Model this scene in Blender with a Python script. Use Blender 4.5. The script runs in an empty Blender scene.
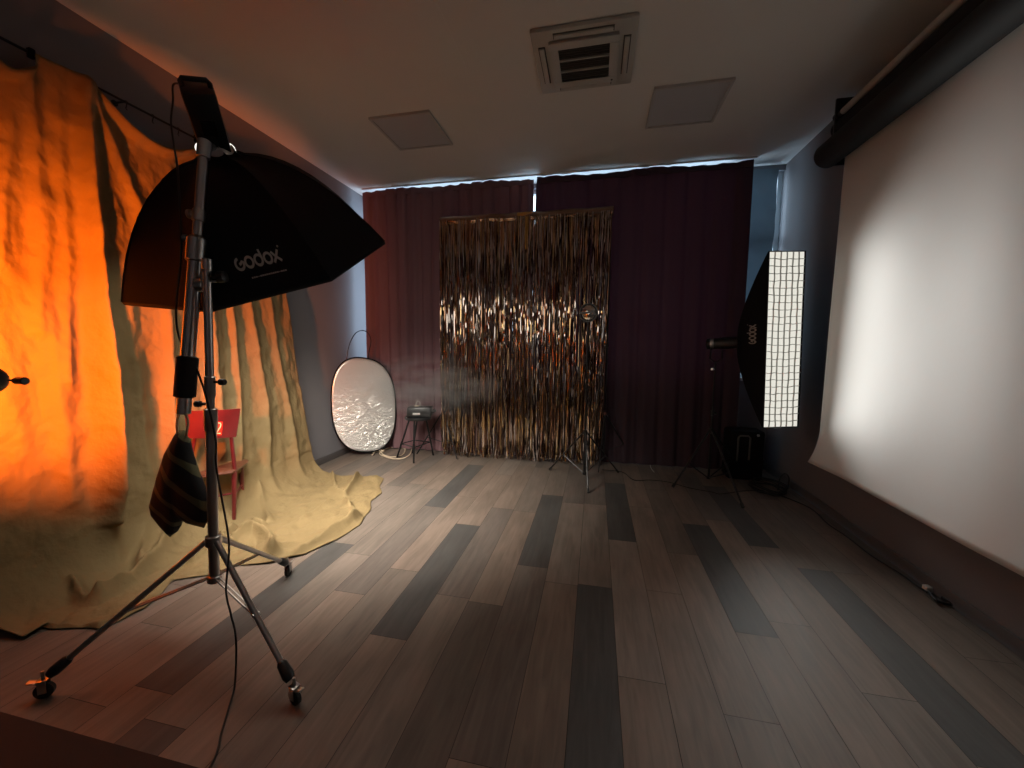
import bpy, bmesh, math, random
from mathutils import Vector, Matrix, noise
C = bpy.context.scene.collection
sc = bpy.context.scene
V = Vector
PI = math.pi
R_ = math.radians

# ------------------------------------------------------------------ camera
F_PX, YAW, PITCH, ROLL, CAMH = 392.0, R_(11.9575), R_(5.785), R_(0.423), 1.5
Fw = V((-math.sin(YAW)*math.cos(PITCH), math.cos(YAW)*math.cos(PITCH), -math.sin(PITCH)))
R0 = V((math.cos(YAW), math.sin(YAW), 0)); U0 = R0.cross(Fw)
Rt = R0*math.cos(ROLL)+U0*math.sin(ROLL); Up = -R0*math.sin(ROLL)+U0*math.cos(ROLL)
CO = V((0, 0, CAMH))
cam_d = bpy.data.cameras.new('camera'); cam = bpy.data.objects.new('camera', cam_d); C.objects.link(cam)
cam_d.sensor_width = 36; cam_d.lens = F_PX/1024*36; cam_d.clip_start = 0.02
cam.matrix_world = Matrix(((Rt.x, Up.x, -Fw.x, 0), (Rt.y, Up.y, -Fw.y, 0), (Rt.z, Up.z, -Fw.z, CAMH), (0, 0, 0, 1)))
sc.camera = cam

def at(px, py, axis, val):
    """a measured point of the photo, placed on the plane axis=val of the room"""
    d = Fw + Rt*((px-512)/F_PX) - Up*((py-384)/F_PX)
    i = 'xyz'.index(axis)
    return CO + d*((val-CO[i])/d[i])

# ------------------------------------------------------------------ materials
MATS = {}
def mat(name, col, rough=0.6, metal=0.0, spec=0.5, emis=None, estr=0.0, bump=None, var=None, sheen=0, coat=0):
    m = bpy.data.materials.new(name); m.use_nodes = True
    nt = m.node_tree; b = nt.nodes['Principled BSDF']
    b.inputs['Base Color'].default_value = (*col, 1); b.inputs['Roughness'].default_value = rough
    b.inputs['Metallic'].default_value = metal; b.inputs['Specular IOR Level'].default_value = spec
    if coat: b.inputs['Coat Weight'].default_value = coat
    if sheen: b.inputs['Sheen Weight'].default_value = sheen
    if emis: b.inputs['Emission Color'].default_value = (*emis, 1); b.inputs['Emission Strength'].default_value = estr
    tc = nt.nodes.new('ShaderNodeTexCoord')
    if var:
        sca, amt = var
        n = nt.nodes.new('ShaderNodeTexNoise'); n.inputs['Scale'].default_value = sca; n.inputs['Detail'].default_value = 4
        r = nt.nodes.new('ShaderNodeMapRange'); r.inputs[3].default_value = 1-amt; r.inputs[4].default_value = 1+amt
        r.inputs[1].default_value = .25; r.inputs[2].default_value = .75
        mx = nt.nodes.new('ShaderNodeVectorMath'); mx.operation = 'SCALE'
        mx.inputs[0].default_value = col
        nt.links.new(tc.outputs['Object'], n.inputs['Vector']); nt.links.new(n.outputs['Fac'], r.inputs[0])
        nt.links.new(r.outputs[0], mx.inputs['Scale']); nt.links.new(mx.outputs[0], b.inputs['Base Color'])
    if bump:
        sca, st = bump[:2]
        n = nt.nodes.new('ShaderNodeTexNoise'); n.inputs['Scale'].default_value = sca; n.inputs['Detail'].default_value = 5
        bp = nt.nodes.new('ShaderNodeBump'); bp.inputs['Strength'].default_value = st; bp.inputs['Distance'].default_value = bump[2] if len(bump) > 2 else .01
        nt.links.new(tc.outputs['Object'], n.inputs['Vector']); nt.links.new(n.outputs['Fac'], bp.inputs['Height']); nt.links.new(bp.outputs[0], b.inputs['Normal'])
    MATS[name] = m
    return m

m_ceil = mat('ceiling_paint', (.74, .72, .69), .75, var=(1.2, .03))
m_wall = mat('wall_paint', (.22, .21, .225), .7, var=(1.5, .05), bump=(60, .15, .002))
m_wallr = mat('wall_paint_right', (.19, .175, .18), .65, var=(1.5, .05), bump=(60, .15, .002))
m_base = mat('baseboard', (.12, .11, .11), .35)
m_black = mat('black_plastic', (.012, .012, .013), .38, bump=(180, .1, .001))
m_blackm = mat('black_metal', (.015, .015, .016), .35, metal=.3)
m_fabric = mat('black_fabric', (.006, .006, .0075), .6, spec=.18, bump=(350, .25, .001))
m_foam = mat('foam_grip', (.012, .012, .012), .9, bump=(250, .4, .002))
m_chrome = mat('brushed_steel', (.50, .47, .45), .28, metal=1, var=(6, .06))
m_rubber = mat('rubber', (.02, .02, .02), .7)
m_white = mat('white_plastic', (.52, .50, .46), .45)
m_panel = mat('lamp_panel', (.50, .51, .54), .35)
m_frame = mat('lamp_frame', (.50, .49, .48), .4)
m_grille = mat('grille_dark', (.03, .028, .025), .5)
m_slot = mat('slot_dark', (.10, .095, .085), .5)
m_paper = mat('paper', (.78, .77, .75), .75, var=(.8, .015), bump=(1.6, .12, .05))
m_tube = mat('cardboard_tube', (.62, .59, .56), .6)
m_roll = mat('black_roll', (.014, .014, .015), .8)
m_redw = mat('red_wood', (.13, .012, .014), .28, var=(8, .25), coat=.4)
m_seatw = mat('brown_wood', (.12, .04, .022), .3, var=(9, .25), coat=.3)
m_num = mat('painted_numeral', (.85, .75, .5), .5)
m_redreflect = mat('red_reflection', (.85, .03, .01), .4)  # colour of the red-orange reflection painted on the chair back
m_logo = mat('logo_grey', (.50, .47, .43), .5)
m_silverf = mat('silver_lining', (.7, .7, .7), .35, metal=.8)
m_film = mat('window_film', (.35, .42, .48), .4)
m_cream = mat('cream_cable', (.65, .52, .38), .5)
m_floorsheet = mat('floor_sheet_brown', (.035, .016, .012), .9, bump=(300, .5, .003))
m_winframe = mat('window_frame_white', (.7, .7, .7), .4)
m_rope = mat('cable_black', (.012, .012, .012), .5)
m_brass = mat('reddish_clamp', (.20, .07, .05), .4)

def m_emit(name, col, s):
    m = bpy.data.materials.new(name); m.use_nodes = True; nt = m.node_tree; nt.nodes.clear()
    o = nt.nodes.new('ShaderNodeOutputMaterial'); e = nt.nodes.new('ShaderNodeEmission')
    e.inputs[0].default_value = (*col, 1); e.inputs[1].default_value = s; nt.links.new(e.outputs[0], o.inputs[0]); return m
OCTA_L, STRIP_L = 2.9, .80
m_octa = m_emit('octa_diffuser_light', (1, .92, .78), OCTA_L)
m_strip = m_emit('strip_diffuser_light', (1, .97, .86), STRIP_L)
m_bulb = m_emit('orange_bulb', (1, .22, .01), 8)

def m_cloth_translucent(name, col, tr, fac, rough=.9):
    m = bpy.data.materials.new(name); m.use_nodes = True; nt = m.node_tree; nt.nodes.clear()
    o = nt.nodes.new('ShaderNodeOutputMaterial'); mx = nt.nodes.new('ShaderNodeMixShader'); mx.inputs[0].default_value = fac
    d = nt.nodes.new('ShaderNodeBsdfDiffuse'); t = nt.nodes.new('ShaderNodeBsdfTranslucent')
    d.inputs[0].default_value = (*col, 1); t.inputs[0].default_value = (*tr, 1)
    nt.links.new(d.outputs[0], mx.inputs[1]); nt.links.new(t.outputs[0], mx.inputs[2]); nt.links.new(mx.outputs[0], o.inputs[0])
    return m
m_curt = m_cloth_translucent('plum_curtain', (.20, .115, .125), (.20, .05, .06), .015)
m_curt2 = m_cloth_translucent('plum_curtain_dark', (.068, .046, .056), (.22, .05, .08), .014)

# muslin cloth
m_muslin = mat('muslin', (.225, .160, .076), .85, spec=.2, var=(2.0, .10), bump=(6, .6, .05))

# reflector: crinkled silver
def m_crinkle():
    m = mat('silver_crinkle', (.93, .93, .90), .32, metal=.62)
    nt = m.node_tree; b = nt.nodes['Principled BSDF']
    tc = nt.nodes.new('ShaderNodeTexCoord'); mp = nt.nodes.new('ShaderNodeMapping'); mp.inputs['Rotation'].default_value = (0, R_(30), 0); mp.inputs['Scale'].default_value = (3, 3, 9)
    n = nt.nodes.new('ShaderNodeTexNoise'); n.inputs['Scale'].default_value = 2.6; n.inputs['Detail'].default_value = 6; n.inputs['Distortion'].default_value = 1.6
    sx_ = nt.nodes.new('ShaderNodeSeparateXYZ'); nt.links.new(tc.outputs['Object'], sx_.inputs[0])
    mr = nt.nodes.new('ShaderNodeMapRange'); mr.inputs[1].default_value = .95; mr.inputs[2].default_value = .35; mr.inputs[3].default_value = .12; mr.inputs[4].default_value = 1.0; nt.links.new(sx_.outputs[2], mr.inputs[0])
    bp = nt.nodes.new('ShaderNodeBump'); bp.inputs['Distance'].default_value = .035; nt.links.new(mr.outputs[0], bp.inputs['Strength'])
    nt.links.new(tc.outputs['Object'], mp.inputs[0]); nt.links.new(mp.outputs[0], n.inputs['Vector']); nt.links.new(n.outputs['Fac'], bp.inputs['Height']); nt.links.new(bp.outputs[0], b.inputs['Normal'])
    return m
m_crk = m_crinkle()

# wood floor: base colour per plank comes from an attribute, grain from noise
def m_floor():
    m = bpy.data.materials.new('laminate'); m.use_nodes = True; nt = m.node_tree; b = nt.nodes['Principled BSDF']
    N = nt.nodes.new; L = nt.links.new
    a = N('ShaderNodeAttribute'); a.attribute_name = 'tone'
    tc = N('ShaderNodeTexCoord'); mp = N('ShaderNodeMapping'); mp.inputs['Scale'].default_value = (14, 1.3, 1)
    sh = N('ShaderNodeVectorMath'); sh.operation = 'ADD'; sep = N('ShaderNodeVectorMath'); sep.operation = 'SCALE'; sep.inputs['Scale'].default_value = 37
    L(a.outputs['Vector'], sep.inputs[0]); L(tc.outputs['Object'], sh.inputs[0]); L(sep.outputs[0], sh.inputs[1]); L(sh.outputs[0], mp.inputs[0])
    n = N('ShaderNodeTexNoise'); n.inputs['Scale'].default_value = 2.2; n.inputs['Detail'].default_value = 7; n.inputs['Distortion'].default_value = .9
    L(mp.outputs[0], n.inputs['Vector'])
    mp2 = N('ShaderNodeMapping'); mp2.inputs['Scale'].default_value = (3.2, 1.1, 1); L(sh.outputs[0], mp2.inputs[0])
    n2 = N('ShaderNodeTexNoise'); n2.inputs['Scale'].default_value = 1.6; n2.inputs['Detail'].default_value = 4; L(mp2.outputs[0], n2.inputs['Vector'])
    ad = N('ShaderNodeMath'); ad.operation = 'ADD'; L(n.outputs['Fac'], ad.inputs[0]); L(n2.outputs['Fac'], ad.inputs[1])
    r = N('ShaderNodeMapRange'); r.inputs[1].default_value = .7; r.inputs[2].default_value = 1.3; r.inputs[3].default_value = .72; r.inputs[4].default_value = 1.22
    L(ad.outputs[0], r.inputs[0])
    mul = N('ShaderNodeVectorMath'); mul.operation = 'SCALE'; L(a.outputs['Color'], mul.inputs[0]); L(r.outputs[0], mul.inputs['Scale']); L(mul.outputs[0], b.inputs['Base Color'])
    rr = N('ShaderNodeMapRange'); rr.inputs[3].default_value = .50; rr.inputs[4].default_value = .66; L(n.outputs['Fac'], rr.inputs[0]); L(rr.outputs[0], b.inputs['Roughness'])
    bp = N('ShaderNodeBump'); bp.inputs['Strength'].default_value = .12; bp.inputs['Distance'].default_value = .002; L(n.outputs['Fac'], bp.inputs['Height']); L(bp.outputs[0], b.inputs['Normal'])
    b.inputs['Specular IOR Level'].default_value = .35
    return m
m_lam = m_floor()

def m_glass():
    m = bpy.data.materials.new('window_glass'); m.use_nodes = True; nt = m.node_tree; nt.nodes.clear()
    o = nt.nodes.new('ShaderNodeOutputMaterial'); mx = nt.nodes.new('ShaderNodeMixShader'); mx.inputs[0].default_value = .06
    t = nt.nodes.new('ShaderNodeBsdfTransparent'); g = nt.nodes.new('ShaderNodeBsdfGlossy'); g.inputs['Roughness'].default_value = .05
    nt.links.new(t.outputs[0], mx.inputs[1]); nt.links.new(g.outputs[0], mx.inputs[2]); nt.links.new(mx.outputs[0], o.inputs[0]); return m
m_gl = m_glass()

def m_zebra():
    m = mat('zebra_fabric', (.01, .009, .009), .8)
    nt = m.node_tree; b = nt.nodes['Principled BSDF']; N = nt.nodes.new; L = nt.links.new
    tc = N('ShaderNodeTexCoord'); mp = N('ShaderNodeMapping'); mp.inputs['Rotation'].default_value = (0, R_(-38), 0); mp.inputs['Location'].default_value = (0, 0, .02)
    w = N('ShaderNodeTexWave'); w.bands_direction = 'Z'; w.inputs['Scale'].default_value = 3.1; w.inputs['Distortion'].default_value = 2.2; w.inputs['Detail'].default_value = 1; w.inputs['Detail Scale'].default_value = 1.3
    cr = N('ShaderNodeValToRGB'); cr.color_ramp.elements[0].position = .80; cr.color_ramp.elements[0].color = (.008, .007, .008, 1)
    cr.color_ramp.elements[1].position = .85; cr.color_ramp.elements[1].color = (.13, .12, .06, 1)
    L(tc.outputs['Object'], mp.inputs[0]); L(mp.outputs[0], w.inputs['Vector']); L(w.outputs['Fac'], cr.inputs[0]); L(cr.outputs[0], b.inputs['Base Color'])
    return m
m_zeb = m_zebra()

def m_foil(name, col, rough):
    return mat(name, col, rough, metal=1)
m_foils = [m_foil('gold_foil', (.52, .36, .19), .14), m_foil('silver_foil', (.50, .44, .42), .12), m_foil('copper_foil', (.36, .22, .15), .17)]

# ------------------------------------------------------------------ helpers
def link_obj(name, me, material=None, parent=None):
    o = bpy.data.objects.new(name, me); C.objects.link(o)
    if material is not None:
        for mm in (material if isinstance(material, (list, tuple)) else [material]): me.materials.append(mm)
    if parent is not None: o.parent = parent
    return o
def finish(name, bm, material, parent=None, smooth=True, origin=None, angle=40):
    """link the bmesh (world coordinates) as one object; origin = world position of the object"""
    bmesh.ops.remove_doubles(bm, verts=bm.verts, dist=1e-6)
    bmesh.ops.recalc_face_normals(bm, faces=bm.faces)
    me = bpy.data.meshes.new(name)
    pl = V((0, 0, 0))
    if parent is not None: pl = WORLD.get(parent.name, V((0, 0, 0)))
    if origin is None:
        if parent is None:
            xs = [v.co for v in bm.verts]
            lo = V((min(p.x for p in xs), min(p.y for p in xs), min(p.z for p in xs))); hi = V((max(p.x for p in xs), max(p.y for p in xs), max(p.z for p in xs)))
            origin = V(((lo.x+hi.x)/2, (lo.y+hi.y)/2, lo.z))
        else: origin = pl
    origin = V(origin)
    bmesh.ops.translate(bm, verts=bm.verts, vec=-origin)
    if smooth:
        for f in bm.faces: f.smooth = True
        ang = R_(angle)
        for e in bm.edges:
            if len(e.link_faces) == 2:
                try:
                    if e.calc_face_angle() > ang: e.smooth = False
                except ValueError: pass
    bm.to_mesh(me); bm.free()
    o = link_obj(name, me, material, parent)
    o.location = origin - pl
    WORLD[o.name] = origin
    return o
WORLD = {}
def finish_each(name, bm, material, parent):
    """every separate piece of the mesh becomes a part of its own"""
    seen = set(); groups = []
    for v in bm.verts:
        if v in seen: continue
        st = [v]; seen.add(v); g = []
        while st:
            q = st.pop(); g.append(q)
            for e in q.link_edges:
                o = e.other_vert(q)
                if o not in seen: seen.add(o); st.append(o)
        groups.append(g)
    for g in groups:
        nb = bmesh.new(); mp = {v: nb.verts.new(v.co) for v in g}
        for f in {f for v in g for f in v.link_faces}: nb.faces.new([mp[v] for v in f.verts])
        finish(name, nb, material, parent)
    bm.free()
def thing(name, label, cat, loc, group=None):
    o = bpy.data.objects.new(name, None); C.objects.link(o); o.location = loc; o.empty_display_size = .1
    o['label'] = label; o['category'] = cat
    if group: o['group'] = group
    WORLD[o.name] = V(loc)
    return o
def tag(o, label, cat, group=None, kind=None):
    o['label'] = label; o['category'] = cat
    if group: o['group'] = group
    if kind: o['kind'] = kind
    return o
def B(): return bmesh.new()
def box(bm, lo, hi, bev=0, M=None):
    lo = V(lo); hi = V(hi); c = (lo+hi)/2; s = hi-lo
    g = bmesh.ops.create_cube(bm, size=1); vs = g['verts']
    bmesh.ops.scale(bm, vec=s, verts=vs)
    if bev:
        es = list({e for v in vs for e in v.link_edges})
        r = bmesh.ops.bevel(bm, geom=es, offset=min(bev, min(s)*.45), segments=2, profile=.5, affect='EDGES')
        vs = list({v for v in r['verts']} | {v for v in vs if v.is_valid})
    bmesh.ops.translate(bm, vec=c, verts=vs)
    if M: bmesh.ops.transform(bm, matrix=M, verts=vs)
    return vs
def frame_of(d):
    d = V(d).normalized(); a = V((0, 0, 1)) if abs(d.z) < .9 else V((1, 0, 0))
    u = a.cross(d).normalized(); v = d.cross(u); return u, v
def tube(bm, pts, r, seg=10, caps=True):
    pts = [V(p) for p in pts]; n = len(pts)
    rs = r if isinstance(r, (list, tuple)) else [r]*n
    rings = []; pu = None
    for i, p in enumerate(pts):
        d = (pts[min(i+1, n-1)]-pts[max(i-1, 0)])
        if d.length < 1e-9: d = V((0, 0, 1))
        d.normalize()
        if pu is None: u, v = frame_of(d)
        else:
            u = pu - d*pu.dot(d)
            if u.length < 1e-6: u, v = frame_of(d)
            u.normalize(); v = d.cross(u)
        pu = u
        rings.append([bm.verts.new(p+(u*math.cos(2*PI*k/seg)+v*math.sin(2*PI*k/seg))*rs[i]) for k in range(seg)])
    for a, b in zip(rings[:-1], rings[1:]):
        for k in range(seg): bm.faces.new((a[k], a[(k+1) % seg], b[(k+1) % seg], b[k]))
    if caps:
        bm.faces.new(rings[0][::-1]); bm.faces.new(rings[-1])
def catmull(pts, n=8):
    pts = [V(p) for p in pts]; P = [pts[0]*2-pts[1]]+pts+[pts[-1]*2-pts[-2]]; out = []
    for i in range(1, len(P)-2):
        a, b, c, d = P[i-1:i+3]
        for k in range(n):
            t = k/n; out.append(.5*((2*b)+(c-a)*t+(2*a-5*b+4*c-d)*t*t+(3*b-a-3*c+d)*t**3))
    out.append(pts[-1]); return out
def lathe(bm, o, d, prof, seg=20):
    """prof = [(dist along d, radius)...]"""
    o = V(o); d = V(d).normalized(); u, v = frame_of(d); rings = []
    for h, r in prof:
        rings.append([bm.verts.new(o+d*h+(u*math.cos(2*PI*k/seg)+v*math.sin(2*PI*k/seg))*max(r, 1e-4)) for k in range(seg)])
    for a, b in zip(rings[:-1], rings[1:]):
        for k in range(seg): bm.faces.new((a[k], a[(k+1) % seg], b[(k+1) % seg], b[k]))
    bm.faces.new(rings[0][::-1]); bm.faces.new(rings[-1])
def basis(o, x, y, z):
    return Matrix(((x.x, y.x, z.x, o.x), (x.y, y.y, z.y, o.y), (x.z, y.z, z.z, o.z), (0, 0, 0, 1)))
def struct(name, bm, m, parent=None, **k):
    o = finish(name, bm, m, parent, **k)
    if parent is None: o['kind'] = 'structure'
    return o
def ribbon(bm, pts, w, mapf, closed=False):
    """flat stroke of width w along 2D pts, mapped by mapf(x, y) -> world"""
    n = len(pts); L = []; Rr = []
    for i, (x, y) in enumerate(pts):
        a = pts[(i-1) % n] if (closed or i > 0) else pts[i]; b = pts[(i+1) % n] if (closed or i < n-1) else pts[i]
        dx, dy = b[0]-a[0], b[1]-a[1]; l = math.hypot(dx, dy) or 1; nx, ny = -dy/l*w/2, dx/l*w/2
        L.append(bm.verts.new(mapf(x+nx, y+ny))); Rr.append(bm.verts.new(mapf(x-nx, y-ny)))
    for i in range(n if closed else n-1):
        j = (i+1) % n; bm.faces.new((L[i], L[j], Rr[j], Rr[i]))
def godox(bm, mapf, S):
    """the word in rounded strokes, x height 1*S, origin at the left of the base line"""
    w = .22*S
    def arc(cx, cy, r, a0, a1, n=20): return [((cx+r*math.cos(R_(a0+(a1-a0)*i/n)))*S, (cy+r*math.sin(R_(a0+(a1-a0)*i/n)))*S) for i in range(n+1)]
    # G : open ring with a spur
    ribbon(bm, arc(.5, .5, .42, 95, 372)+[(.80*S, .66*S), (.62*S, .52*S), (.46*S, .46*S)], w, mapf)
    ribbon(bm, arc(1.52, .5, .40, 0, 342, 19), w, mapf, True)
    ribbon(bm, arc(2.55, .5, .40, 0, 342, 19), w, mapf, True)
    ribbon(bm, [(2.95*S, .5*S), (2.92*S, .9*S), (2.86*S, 1.32*S)], w, mapf)
    ribbon(bm, arc(3.58, .5, .40, 0, 342, 19), w, mapf, True)
    ribbon(bm, [(4.08*S, .92*S), (4.45*S, .5*S), (4.95*S, .10*S)], w, mapf)
    ribbon(bm, [(4.10*S, .05*S), (4.5*S, .5*S), (4.85*S, 1.0*S)], w, mapf)
    ribbon(bm, arc(5.05, 1.25, .07, 0, 324, 9), .05*S, mapf, True)

# ------------------------------------------------------------------ room
XL, XR, YF, YB, ZC = -3.30, 2.08, -1.7, 5.28, 3.58
# floor, plank by plank
random.seed(7)
dark = (.078, .074, .070); DK = [  # (row, y0, y1) of the dark boards, measured
    (0, 1.08, 2.37), (-2, 2.50, 3.80), (-5, 1.70, 3.05), (-7, 3.27, 4.58), (-9, 1.20, 2.48), (4, 2.13, 3.52), (7, 1.59, 2.83), (1, 3.0, 4.28), (6, 3.14, 4.4), (8, .3, 1.5), (-8, -.2, 1.1)]
rows = {}
X0 = -.067; PW = .2072; PL = 1.29
fb = B(); tone = fb.loops.layers.float_color.new('tone')
seamc = (.02, .017, .015)
def quad(x0, y0, x1, y1, z, col):
    vs = [fb.verts.new((x0, y0, z)), fb.verts.new((x1, y0, z)), fb.verts.new((x1, y1, z)), fb.verts.new((x0, y1, z))]
    f = fb.faces.new(vs)
    for l in f.loops: l[tone] = (*col, 1)
random.seed(21)
quad(XL-.1, YF-.1, XR+.1, YB+.1, -.0025, seamc)
for r in range(-16, 11):
    x0 = X0+r*PW; x1 = x0+PW
    js = [d for d in DK if d[0] == r]
    base = js[0][1] if js else {-3: 2.06, 2: 2.40, 3: 2.9}.get(r, random.uniform(0, PL))
    k0 = -5
    for k in range(-5, 6):
        y0 = base+k*PL; y1 = y0+PL
        if y1 < YF-.2 or y0 > YB+.1: continue
        isd = any(abs(d[1]-y0) < .12 for d in js)
        if isd: col = dark
        else:
            t = random.random(); g = random.uniform(.86, 1.10)
            if r == 1 and y0 < 3 < y1+.2 and k == -1: g = 1.3
            col = (.195*g, .150*g, .120*g) if t > .4 else (.175*g, .142*g, .118*g)
            if random.random() < .12: col = (.135, .112, .097)
            if (r, k) == (-3, -1): col = (.115, .095, .08)
        quad(max(x0+.0012, XL-.1), max(y0+.0012, YF-.1), min(x1-.0012, XR+.1), min(y1-.0012, YB+.1), 0, col)
me = bpy.data.meshes.new('floor'); fb.to_mesh(me); fb.free(); me.materials.append(m_lam)
floor = bpy.data.objects.new('floor', me); C.objects.link(floor); floor['kind'] = 'structure'

b = B(); box(b, (XL-.1, YF-.1, ZC), (XR+.1, YB+.25, ZC+.1)); struct('ceiling', b, m_ceil, smooth=False)
b = B(); box(b, (XL-.1, YF, -.05), (XL, YB+.25, ZC)); struct('wall_left', b, m_wall, smooth=False)
b = B(); box(b, (XR, YF, -.05), (XR+.1, YB+.25, ZC)); struct('wall_right', b, m_wallr, smooth=False)
b = B(); box(b, (XL-.1, YF-.1, -.05), (XR+.1, YF, ZC)); struct('wall_front', b, m_wall, smooth=False)
WZ0, WZ1 = 1.12, 3.52
b = B(); box(b, (XL-.1, YB, -.05), (XR+.1, YB+.2, WZ0)); box(b, (XL-.1, YB, WZ1), (XR+.1, YB+.2, ZC)); struct('wall_back', b, m_wall, smooth=False)
# windows: three frames side by side
wx = [XL, -1.55, .22, 2.079]
for i in range(3):
    x0, x1 = wx[i], wx[i+1]; b = B(); f = .05
    y0, y1 = YB+.06, YB+.13
    box(b, (x0, y0, WZ0), (x0+f, y1, WZ1)); box(b, (x1-f, y0, WZ0), (x1, y1, WZ1)); box(b, (x0+f, y0, WZ0), (x1-f, y1, WZ0+f)); box(b, (x0+f, y0, WZ1-f), (x1-f, y1, WZ1))
    box(b, (x0+f, y0, 2.66), (x1-f, y1, 2.78)); xm = (x0+x1)/2; box(b, (xm-.035, y0, WZ0+f), (xm+.035, y1, 2.66))
    w = struct('window_%d' % (i+1), b, m_winframe, smooth=False)
    b = B(); box(b, (x0+f, YB+.09, WZ0+f), (xm-.035, YB+.095, 2.66)); box(b, (xm+.035, YB+.09, WZ0+f), (x1-f, YB+.095, 2.66)); box(b, (x0+f, YB+.09, 2.78), (x1-f, YB+.095, WZ1-f))
    finish('pane', b, m_gl, w, smooth=False)
b = B(); box(b, (XL, YB-.06, WZ0-.04), (XR, YB+.06, WZ0)); struct('trim_1', b, m_winframe, smooth=False)
# baseboards
b = B(); box(b, (XR-.016, YF, 0), (XR, YB, .085), .003); struct('baseboard_right', b, m_base)
b = B(); box(b, (XL, YF, 0), (XL+.016, YB, .085), .003); struct('baseboard_left', b, m_base)
b = B(); box(b, (XL+.016, YB-.016, 0), (XR-.016, YB, .085), .003); struct('baseboard_back', b, m_base)

# window film in the right-hand bay (crumpled)
b = B(); nx, nz = 14, 60
g = [[b.verts.new((1.50+.495*i/nx, YB-.03+.022*noise.noise(V((i*.45, j*.22, 3)))+.016*noise.noise(V((i*.9, j*.5, 8))), WZ0+.05+(ZC-.045-WZ0-.05)*j/nz)) for j in range(nz+1)] for i in range(nx+1)]
for i in range(nx):
    for j in range(nz): b.faces.new((g[i][j], g[i+1][j], g[i+1][j+1], g[i][j+1]))
flm = finish('window_film', b, m_cloth_translucent('grey_film', (.22, .27, .30), (.20, .28, .34), .05), None)
tag(flm, 'crumpled grey-blue sheet covering the window at the corner by the white paper', 'window film')

# ------------------------------------------------------------------ curtains
def curtain(x0, x1, ztop, label, mt, seed, fold=.17, amp=.035, y=5.02, slant=0):
    b = B(); nx = int((x1-x0)/.012); nz = 40; rows_ = []
    for i in range(nx+1):
        x = x0+(x1-x0)*i/nx; col = []
        for j in range(nz+1):
            t = j/nz; z = .02+(ztop-.02)*t
            ph = x/fold*2*PI+1.5*noise.noise(V((x*1.3+seed, 0, z*.15)))
            a = amp*(.55+.45*noise.noise(V((x*2+seed, 5, z*.3))))*(1.15-.3*t)
            s = math.sin(ph); yy = y+a*s+a*.35*math.sin(2.3*ph+seed)+.02*noise.noise(V((x*.8, z*.7, seed)))
            zz = z+(.012*math.sin(x*5.3+seed)+.009*noise.noise(V((x*7, seed, 0))) if j == nz else 0)
            col.append(b.verts.new((x+.012*math.cos(ph)-slant*(1-t)**.5*max(0, 1-(x-x0)/.5), yy, zz)))
        rows_.append(col)
    for i in range(nx):
        for j in range(nz): b.faces.new((rows_[i][j], rows_[i+1][j], rows_[i+1][j+1], rows_[i][j+1]))
    o = thing('curtain', label, 'curtain', ((x0+x1)/2, y, 0), 'plum curtains over the window')
    finish('curtain_panel', b, mt, o, angle=80)
    b = B()
    box(b, (x0+.02, y-.012, ztop-.075), (x1-.02, y+.004, ztop-.02))
    finish('heading_tape', b, mt, o)
    return o
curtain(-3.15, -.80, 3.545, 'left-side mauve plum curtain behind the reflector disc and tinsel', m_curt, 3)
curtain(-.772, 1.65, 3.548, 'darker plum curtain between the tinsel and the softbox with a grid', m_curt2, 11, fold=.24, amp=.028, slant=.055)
b = B(); box(b, (-3.16, 5.0, 3.565), (1.68, 5.04, 3.58)); struct('trim_2', b, m_winframe)

# ------------------------------------------------------------------ ceiling fittings
def lamp_panel(x0, y0, label):
    s = .6; t = thing('ceiling_lamp', label, 'ceiling light', (x0+s/2, y0+s/2, ZC), 'square ceiling panels')
    b = B(); f = .022
    for lo, hi in (((x0, y0), (x0+s, y0+f)), ((x0, y0+s-f), (x0+s, y0+s)), ((x0, y0+f), (x0+f, y0+s-f)), ((x0+s-f, y0+f), (x0+s, y0+s-f))):
        box(b, (*lo, ZC-.022), (*hi, ZC-.0005))
    finish('lamp_frame', b, m_frame, t, smooth=False)
    b = B(); box(b, (x0+f, y0+f, ZC-.014), (x0+s-f, y0+s-f, ZC-.004)); finish('diffuser', b, m_panel, t, smooth=False)
lamp_panel(-2.115, 3.49, 'unlit square ceiling panel above the octagonal softbox side, pinkish glow')
lamp_panel(.405, 3.555, 'unlit square ceiling panel on the paper roller side of the air conditioner')
cx, cy = -.138, 3.105
t = thing('air_conditioner', 'square white cassette air conditioner with dark grille set in the ceiling', 'air conditioner', (cx, cy, ZC))
b = B(); box(b, (cx-.35, cy-.325, ZC-.03), (cx+.35, cy+.325, ZC-.0005), .008); finish('cover_plate', b, m_white, t)
b = B()
I = .235; O_ = .17
for lo, hi in (((cx-I, cy-I), (cx+I, cy-O_+.0)), ((cx-I, cy+O_), (cx+I, cy+I)), ((cx-I, cy-O_), (cx-.175, cy+O_)), ((cx+.175, cy-O_), (cx+I, cy+O_))):
    box(b, (*lo, ZC-.055), (*hi, ZC-.03), .004)
finish('centre_frame', b, m_white, t)
gr = B(); box(gr, (cx-.175, cy-.17, ZC-.042), (cx+.175, cy+.17, ZC-.031)); g_ = finish('intake_grille', gr, m_grille, t, smooth=False)
b = B()
for k in range(1, 15): box(b, (cx-.175, cy-.17+k*.0227-.002, ZC-.049), (cx+.175, cy-.17+k*.0227+.002, ZC-.042))
finish('grille_bars', b, m_slot, g_, smooth=False)
for k in (-.055, .06):
    b = B(); box(b, (cx-.175, cy+k-.006, ZC-.053), (cx+.175, cy+k+.006, ZC-.042)); finish('grille_rib', b, m_white, g_, smooth=False)
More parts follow.
